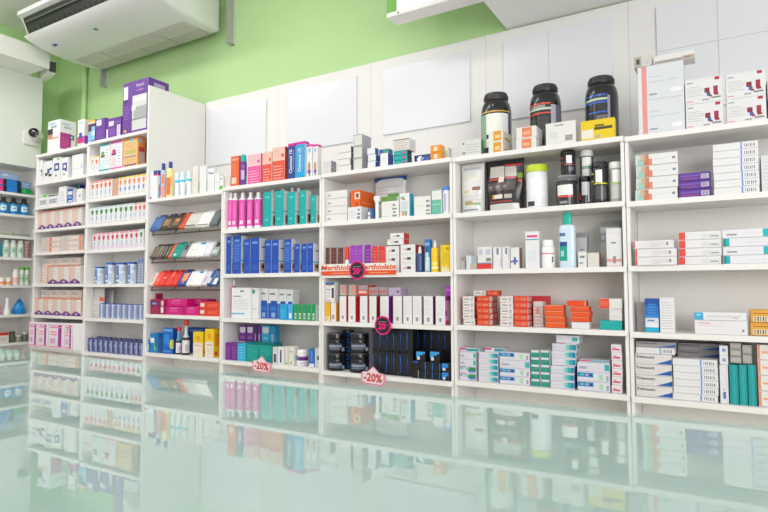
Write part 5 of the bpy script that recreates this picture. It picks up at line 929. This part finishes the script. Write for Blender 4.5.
carton('blue fading carton with a white band', 644.4, 658.4, 298.4, dep=0.06, c='2A6ABF', F=[(0, .5, 1, .8, '2878CC'), (0, .8, 1, 1, '1C54A8'), (0, .26, 1, .42, 'E4E8F4'), (0, .12, 1, .26, 'F0F2F6'), (0, 0, 1, .14, '22B8DC'), (0, .42, 1, .5, '3A92DC'), (.15, .32, .7, .37, '7A8ABC')]+lines(.2, .55, .8, .9, 4, '4C94DC'))
carton('white carton covered in fine print', 659.2, 674.2, 297.4, dep=0.06, c='F1F0F2', F=lines(.1, .1, .9, .92, 11, 'D2D0D6'))
f0 = carton('flat white carton with a pink line', 694.4, 747.6, 320.6, dep=0.09, c='F0EEF0', F=[(.05, .78, .3, .84, 'D87AA0'), (.05, .6, .55, .63, 'F0C0CC'), (.9, .2, .94, .4, 'ink')])
carton('flat white carton with a sky blue end', 693.6, 746.8, 312.2, dep=0.09, zb=f0['zt']+.0006, c='F1F0F2', F=[(0, 0, .18, 1, '4AAEE0'), (.05, .5, .13, .8, '9CD4F0'), (.25, .35, .9, .6, 'DCDCE0'), (.75, .2, .85, .4, 'F0CCB8')])
stack('amber carton with a barcode', 750, 800, 310, 2, dep=0.10, c='EBAA42', F=[(.05, .08, .38, .5, 'F0E0C0'), (.05, .7, .4, .78, 'B47818'), (0, 0, 1, .05, 'A87418')]+bars(.08, .12, .36, .46, 5, '5A4A30'), jit=.8)
S(7, 4)
def tri(look, a, b, yt, n, zb=None, back=0.02, dark=False):
    base = 'E9E5E4' if not dark else 'A9A4A8'  # dark copies have the shade put into their base colour
    out = stack(look, a, b, yt, n, dep=0.10, c=base, zb=zb, back=back, jit=.4, name='cream_box', F=[(0, 0, 1, .05, 'C4BEBC'), (.05, .22, .5, .27, 'D4D0D2')]+[(.58+.055*k, .08, .58+.055*(k+1), .10+.055*k*1.15+.03, '1A62B8') for k in range(7)]+[(.96, .08, 1, .58, '1A4E9C')])
    for o in out:
        w = o.dimensions.x or (X_(b, yt, back)-X_(a, yt, back)); hh = zat((a+b)/2, yt, back); 
        h = (o['zt']-o.location.z)
        w = abs(X_(b, yt, back)-X_(a, yt, back))
        lettering('Trimocort', h*0.36, '4A4458', o, (-w*.22, -0.0008, h*.70), sx=w*0.52/(h*0.36*4.4), bold=h*.006)
    return out
q = tri('white cream carton with a blue wedge', 634.8, 671.6, 354.2, 4)
q2 = carton('white barcoded carton turned on the cream stack', 635.6, 674.8, 347.6, dep=0.10, zb=q[-1]['zt']+.0006, c='EFEDEF', F=BCF, name='cream_box')
tri('cream carton coloured as if shaded, crowning the cream stack', 635.4, 675.4, 341.8, 1, zb=q2['zt']+.0006, back=0.03, dark=True)
stack('white barcoded carton with blue tick', 672.4, 717.4, 359.2, 6, dep=0.09, c='F1F0F2', F=BCF, R=[(0, 0, 1, 1, '2C3C90')], jit=.6, back=0.012, name='tablet_box')
zr = CUR['z']; 
bk = carton('cream carton standing behind the barcoded stack', 678, 720, None, dep=0.10, h=zat(697, 357.5, .135)-zr, zb=zr, back=0.135, c='E4E0E2', name='cream_box')
tri('cream carton behind, above the barcoded stack', 677.4, 719, 343.4, 2, zb=bk['zt']+.0006, back=0.135, dark=True)
nb = carton('narrow white carton with a blue stamp', 719, 727.8, 364.8, dep=0.08, c='F0EFF4', F=[(.35, .12, .7, .3, '5A78B8'), (.4, .34, .6, .38, 'E89AA8'), (.8, 0, .85, 1, 'C8C4D8')], name='tablet_box')
stack('small white carton with a blue mark', 719, 727.8, 345.6, 2, dep=0.08, zb=nb['zt']+.0006, c='EEEDF2', F=[(.3, .35, .75, .7, '8AA4D8')], name='tablet_box')
tt = []
for a, b in ((729, 738), (738.5, 746.8), (747.4, 755.8)):
    tt.append(carton('upright teal carton', a, b, 364.8, dep=0.08, c='14A6A8', F=[(.1, 0, .16, 1, '0E8C92'), (.5, 0, .6, 1, '3CBCBC'), (.9, 0, 1, 1, '0B7F86')], name='tablet_box'))
ztt = max(o['zt'] for o in tt)+.0006
stack('grey flap-ended carton on the teal cartons', 729.6, 741, 342.6, 3, dep=0.08, zb=ztt, c='B4B0AC', F=[(0, 0, 1, .1, '7A7670'), (.1, .3, .9, .8, 'C2BEBA')], name='tablet_box', back=0.03)
stack('grey flap-ended carton beside the orange cartons', 742, 751.6, 345, 2, dep=0.08, zb=ztt, c='B4B0AC', F=[(0, 0, 1, .1, '7A7670'), (.1, .3, .9, .8, 'BAB6B2')], name='tablet_box', back=0.03)
stack('white carton with an orange corner', 756.8, 800, 345.4, 4, dep=0.10, c='F0EDEC', F=[(0, 0, .06, 1, 'F09A70'), (.1, .45, .5, .6, 'F4B08A'), (0, 0, 1, .05, 'C4B8B2'), (.1, .7, .9, .74, 'DAD4D2')], name='tablet_box')
# ---------------- the side-wall unit (its shelves face along the room)
def SL(i):
    CUR['z'] = LZ[i]+.0006; CUR['place'] = f"side-wall unit's {['top', 'second', 'third', 'fourth', 'fifth', 'sixth', 'bottom'][i]} shelf"
def lbox(look, x0, x1, y0, y1, c, rects=(), dep=0.10, back=0.02, zb=None, name='medicine_box', cat='box', top=()):
    """a carton on the side-wall unit, front towards +X, between two pixel columns, y0 top and y1 foot"""
    Xf = XL-back
    ya, yb = atX(x0, (y0+y1)/2, Xf)[0], atX(x1, (y0+y1)/2, Xf)[0]
    z0 = CUR['z'] if zb is None else zb; z1 = z0+abs(atX((x0+x1)/2, y0, Xf)[1]-atX((x0+x1)/2, y1, Xf)[1])
    m = MB(); w = yb-ya-.0015; m.box(-w/2, w/2, 0, dep, 0, z1-z0-.0006, None, rects, (), top, c, fprint, (), ch=.0012)
    o = m.obj(name); o.location = (Xf, (ya+yb)/2, z0); o.rotation_euler.z = math.pi/2
    tag(o, look, CUR['place'], cat); o['zt'] = z1; return o
def lturn(look, x0, x1, y0, y1, name, cat, body, cap, patches=(), back=0.02, capname='cap'):
    Xf = XL-back; ya, yb = atX(x0, (y0+y1)/2, Xf)[0], atX(x1, (y0+y1)/2, Xf)[0]; r = (yb-ya)/2*0.96
    xm = (x0+x1)/2; h = abs(atX(xm, y0, Xf-r)[1]-atX(xm, y1, Xf-r)[1])
    e = empty(name, (Xf-r, (ya+yb)/2, CUR['z']), math.radians(72))
    m = MB(); m.lathe([(p[0]*r, p[1]*h, p[2]) for p in body], fplast, 20, patches=[(p[0]*h, p[1]*h, p[2], p[3], p[4]) for p in patches]); m.obj('body', e)
    if cap: m = MB(); m.lathe([(p[0]*r, p[1]*h, p[2]) for p in cap], fplast, 20); m.obj(capname, e)
    tag(e, look, CUR['place'], cat); return e
SL(0)
PB = [(0, .1, .25, .9, 'E8448A'), (.25, 0, .4, 1, '1E1E28'), (.4, .05, .85, .95, '2A84D8'), (.85, 0, 1, 1, '24303C')]
a = lbox('pink, black and blue flat carton, lower', -3, 20.8, 185.4, 192, '2A84D8', PB)
b = lbox('pink, black and blue flat carton, upper', -3, 20.8, 178.6, 185, '2A84D8', PB, zb=a['zt']+.0006)
lbox('pale blue soft pack on the flat cartons', -1, 20, 171.8, 178, '8FA8D0', lines(.1, .1, .9, .9, 3, 'B4C4E0')+[(.2, .5, .4, .8, 'D8E0F0')], zb=b['zt']+.0006, name='soft_pack', cat='pack')
g = lbox('bright green flat carton', 21.8, 31.2, 186.4, 192.5, '1FA050', [(.1, .2, .4, .8, '4CC07A')])
lbox('blue and white pack on the green carton', 21.8, 31.2, 179.6, 186, '7C9CCC', lines(.1, .1, .9, .9, 3, 'C8D4E8'), zb=g['zt']+.0006, name='soft_pack', cat='pack')
SL(1)
for k in range(3):
    lturn('dark topped bottle with a bright blue label', 0.4+k*10.5, 10.0+k*10.5, 197, 213.5, 'mouthwash_bottle', 'bottle', [(0, 0, '2298D8'), (.96, 0, '2298D8'), (1, .03, '2298D8'), (1, .62, '2A3A44'), (.85, .74, '2A3A44'), (.4, .82, '2A3A44'), (0, .82, '2A3A44')], cap_p('1E262C', .48, .82, 1), [(.2, .5, -30, 30, 'D8E8EE'), (.3, .4, -15, 15, '8A98A4'), (.05, .15, -60, 60, '1470B4')])
SL(2)
for x0, x1, c, t in ((0, 13, 'BDC4B4', 'flat pale green leaflet bundle'), (13.5, 30.4, 'A9B2A4', 'flat grey-green leaflet bundle')):
    lbox(t, x0, x1, 232.6, 235.6, c, [(0, .3, 1, .5, '8A9484')], name='leaflet_bundle', cat='leaflets', dep=0.16)
SL(3)
lturn('teal bottle at the shelf edge', -4.5, 3.4, 239.6, 256.8, 'lotion_bottle', 'bottle', bottle_body('2A8CA4', sh=.84, neck=.5), cap_p('2A8CA4', .6, .85, 1))
for k in range(3):
    lturn('white bottle with green print', 4+k*7.2, 10.8+k*7.2, 239.8, 257, 'lotion_bottle', 'bottle', bottle_body('DDE6DE', sh=.84, neck=.5), cap_p('E4ECE4', .75, .85, 1), [(.2, .6, -30, 30, 'A9CDB4'), (.35, .45, -20, 20, '4C9A70')])
lturn('reddish brown ribbed jar', 25.0, 31.2, 240.5, 257.2, 'vitamin_jar', 'jar', jar_body('B48A84', .86), lid_p('C9A49E', .865), [(.2, .26, -180, 180, '9A6A66'), (.4, .46, -180, 180, '9A6A66'), (.6, .66, -180, 180, '9A6A66')], capname='lid')
SL(4)
for k in range(2):
    lturn('low orange and white jar', 0.2+k*6.4, 6.2+k*6.4, 277, 284.6, 'cream_jar', 'jar', jar_body('EFE6DE', .7), lid_p('E9E2DC', .71), [(.1, .5, -60, 60, 'EE9A62')], capname='lid')
lturn('white bottle with a pink label', 14, 20, 268.8, 284.8, 'lotion_bottle', 'bottle', bottle_body('EEE8E6', sh=.85, neck=.6), cap_p('F0ECEA', .7, .86, 1), [(.15, .5, -50, 50, 'F0AFA8')])
for k in range(2):
    lturn('white jar with a green lid', 20.6+k*5, 25.2+k*5, 267, 285, 'vitamin_jar', 'jar', jar_body('DDE6D8', .86), lid_p('4CB82E', .865), [(.2, .6, -60, 60, 'B4CDB0'), (.35, .4, -60, 60, '6A9A6A')], capname='lid')
SL(5)
lturn('small pink bottle', -3.5, 2.6, 303, 314.6, 'lotion_bottle', 'bottle', bottle_body('EFA8B0', sh=.85, neck=.6), cap_p('F0C4C8', .7, .86, 1))
lturn('white tapering bottle', 5, 12.4, 298, 314.4, 'lotion_bottle', 'bottle', [(0, 0, 'E9ECEC'), (1, 0, 'E9ECEC'), (.95, .25, 'E9ECEC'), (.5, .6, 'E9ECEC'), (.4, .8, 'E9ECEC'), (0, .8, 'E9ECEC')], cap_p('F2F4F4', .42, .8, 1))
e = lturn('crumpled bright blue bag', 15.5, 29.5, 299, 314.4, 'plastic_bag', 'bag', [(0, 0, '1684CC'), (.9, 0, '1684CC'), (1.05, .15, '1684CC'), (.95, .4, '2A98DC'), (.7, .65, '1684CC'), (.5, .85, '0F6CB0'), (.2, 1, '2A98DC'), (0, 1, '2A98DC')], None)
for v in e.children[0].data.vertices:
    v.co.x *= random.uniform(.72, 1.0); v.co.y *= random.uniform(.72, 1.0); v.co.z *= random.uniform(.86, 1.0)
e.children[0].data.polygons.foreach_set('use_smooth', [False]*len(e.children[0].data.polygons))
SL(6)
lbox('red and white carton', -3, 9, 331.4, 342.4, 'ECE2DE', [(0, .72, 1, 1, 'D03A2C'), (.1, .2, .8, .5, 'D8CCC8')], dep=0.14)
for k, (x0, x1, y, c, t) in enumerate(((10.4, 16, 331, '55584E', 'dark olive jar'), (16.6, 23, 335, '8E8E84', 'low grey jar'), (23.2, 29.4, 332.5, '6E6A62', 'grey-brown jar'))):
    lturn(t, x0, x1, y, 342, 'cream_jar', 'jar', jar_body(c, .75), lid_p('C4C4BC' if k else '3A3C36', .76), capname='lid')
# ================================================================== light
def area(name, loc, size, power, rot=(0, 0, 0), col=(1, 1, 1), sy=None):
    l = bpy.data.lights.new(name, 'AREA'); l.energy = power; l.size = size; l.color = col
    if sy: l.shape = 'RECTANGLE'; l.size_y = sy
    o = bpy.data.objects.new(name, l); COL.objects.link(o); o.location = loc; o.rotation_euler = rot
for i, x in enumerate((-5.0, -3.0, -1.0, 1.0)):
    area('ceiling_light', (x, 1.6, 3.93), 1.4, (52, 26, 20, 20)[i], (math.radians(12), 0, 0), (1.0, 0.985, 0.965), 0.5)
for x in (-4.0, -1.0):
    area('ceiling_light', (x, -0.8, 3.93), 1.8, 30, (math.radians(20), 0, 0), (1.0, 0.985, 0.965), 1.0)
area('shopfront_light', (2.9, -1.9, 1.9), 3.0, 150, (math.radians(84), 0, math.radians(48)), (1.0, 0.99, 0.975), 2.4)
W = bpy.data.worlds.new('world'); SC.world = W; W.use_nodes = True
W.node_tree.nodes['Background'].inputs[0].default_value = (0.97, 0.985, 1.0, 1); W.node_tree.nodes['Background'].inputs[1].default_value = 0.95
SC.view_settings.view_transform = 'Standard'; SC.view_settings.exposure = -0.04
SC.cycles.use_denoising = True
SC.cycles.max_bounces = 8
# ================================================================== labels
ORD = ['first', 'second', 'third', 'fourth', 'fifth', 'sixth', 'seventh', 'eighth', 'ninth', 'tenth', 'eleventh', 'twelfth', 'thirteenth', 'fourteenth', 'fifteenth']
bpy.context.view_layer.update()
groups = {}
for o, look, place in REG: groups.setdefault((look, place), []).append(o)
for (look, place), os_ in groups.items():
    def put(o, extra):
        o['label'] = ', '.join(t for t in (look, extra, place) if t)
    if len(os_) == 1: put(os_[0], ''); continue
    os_.sort(key=lambda o: o.location.x if abs(o.location.x-XL) > 0.35 else o.location.y)
    key = lambda o: o.location.x if abs(o.location.x-XL) > 0.35 else o.location.y
    cols = []
    for o in os_:
        if cols and key(o)-key(cols[-1][0]) < 0.025: cols[-1].append(o)
        else: cols.append([o])
    for ci, c in enumerate(cols):
        c.sort(key=lambda o: -o.location.z)
        cn = '' if len(cols) == 1 else ('leftmost' if ci == 0 else 'rightmost' if ci == len(cols)-1 else ORD[ci]+' from left')
        for k, o in enumerate(c):
            if len(c) == 1: put(o, cn); continue
            kn = 'topmost' if k == 0 else 'lowest' if k == len(c)-1 else ORD[k]+' down'
            put(o, kn if not cn else f"{kn} of {cn.replace(' from left', '')} column")
seen = {}
for o, _, _ in REG:
    n = len(o['label'].split())
    if o['label'] in seen: print('DUPLABEL', o['label'])
    if n > 16 or n < 4: print('LABELLEN', n, o['label'])
    seen[o['label']] = 1
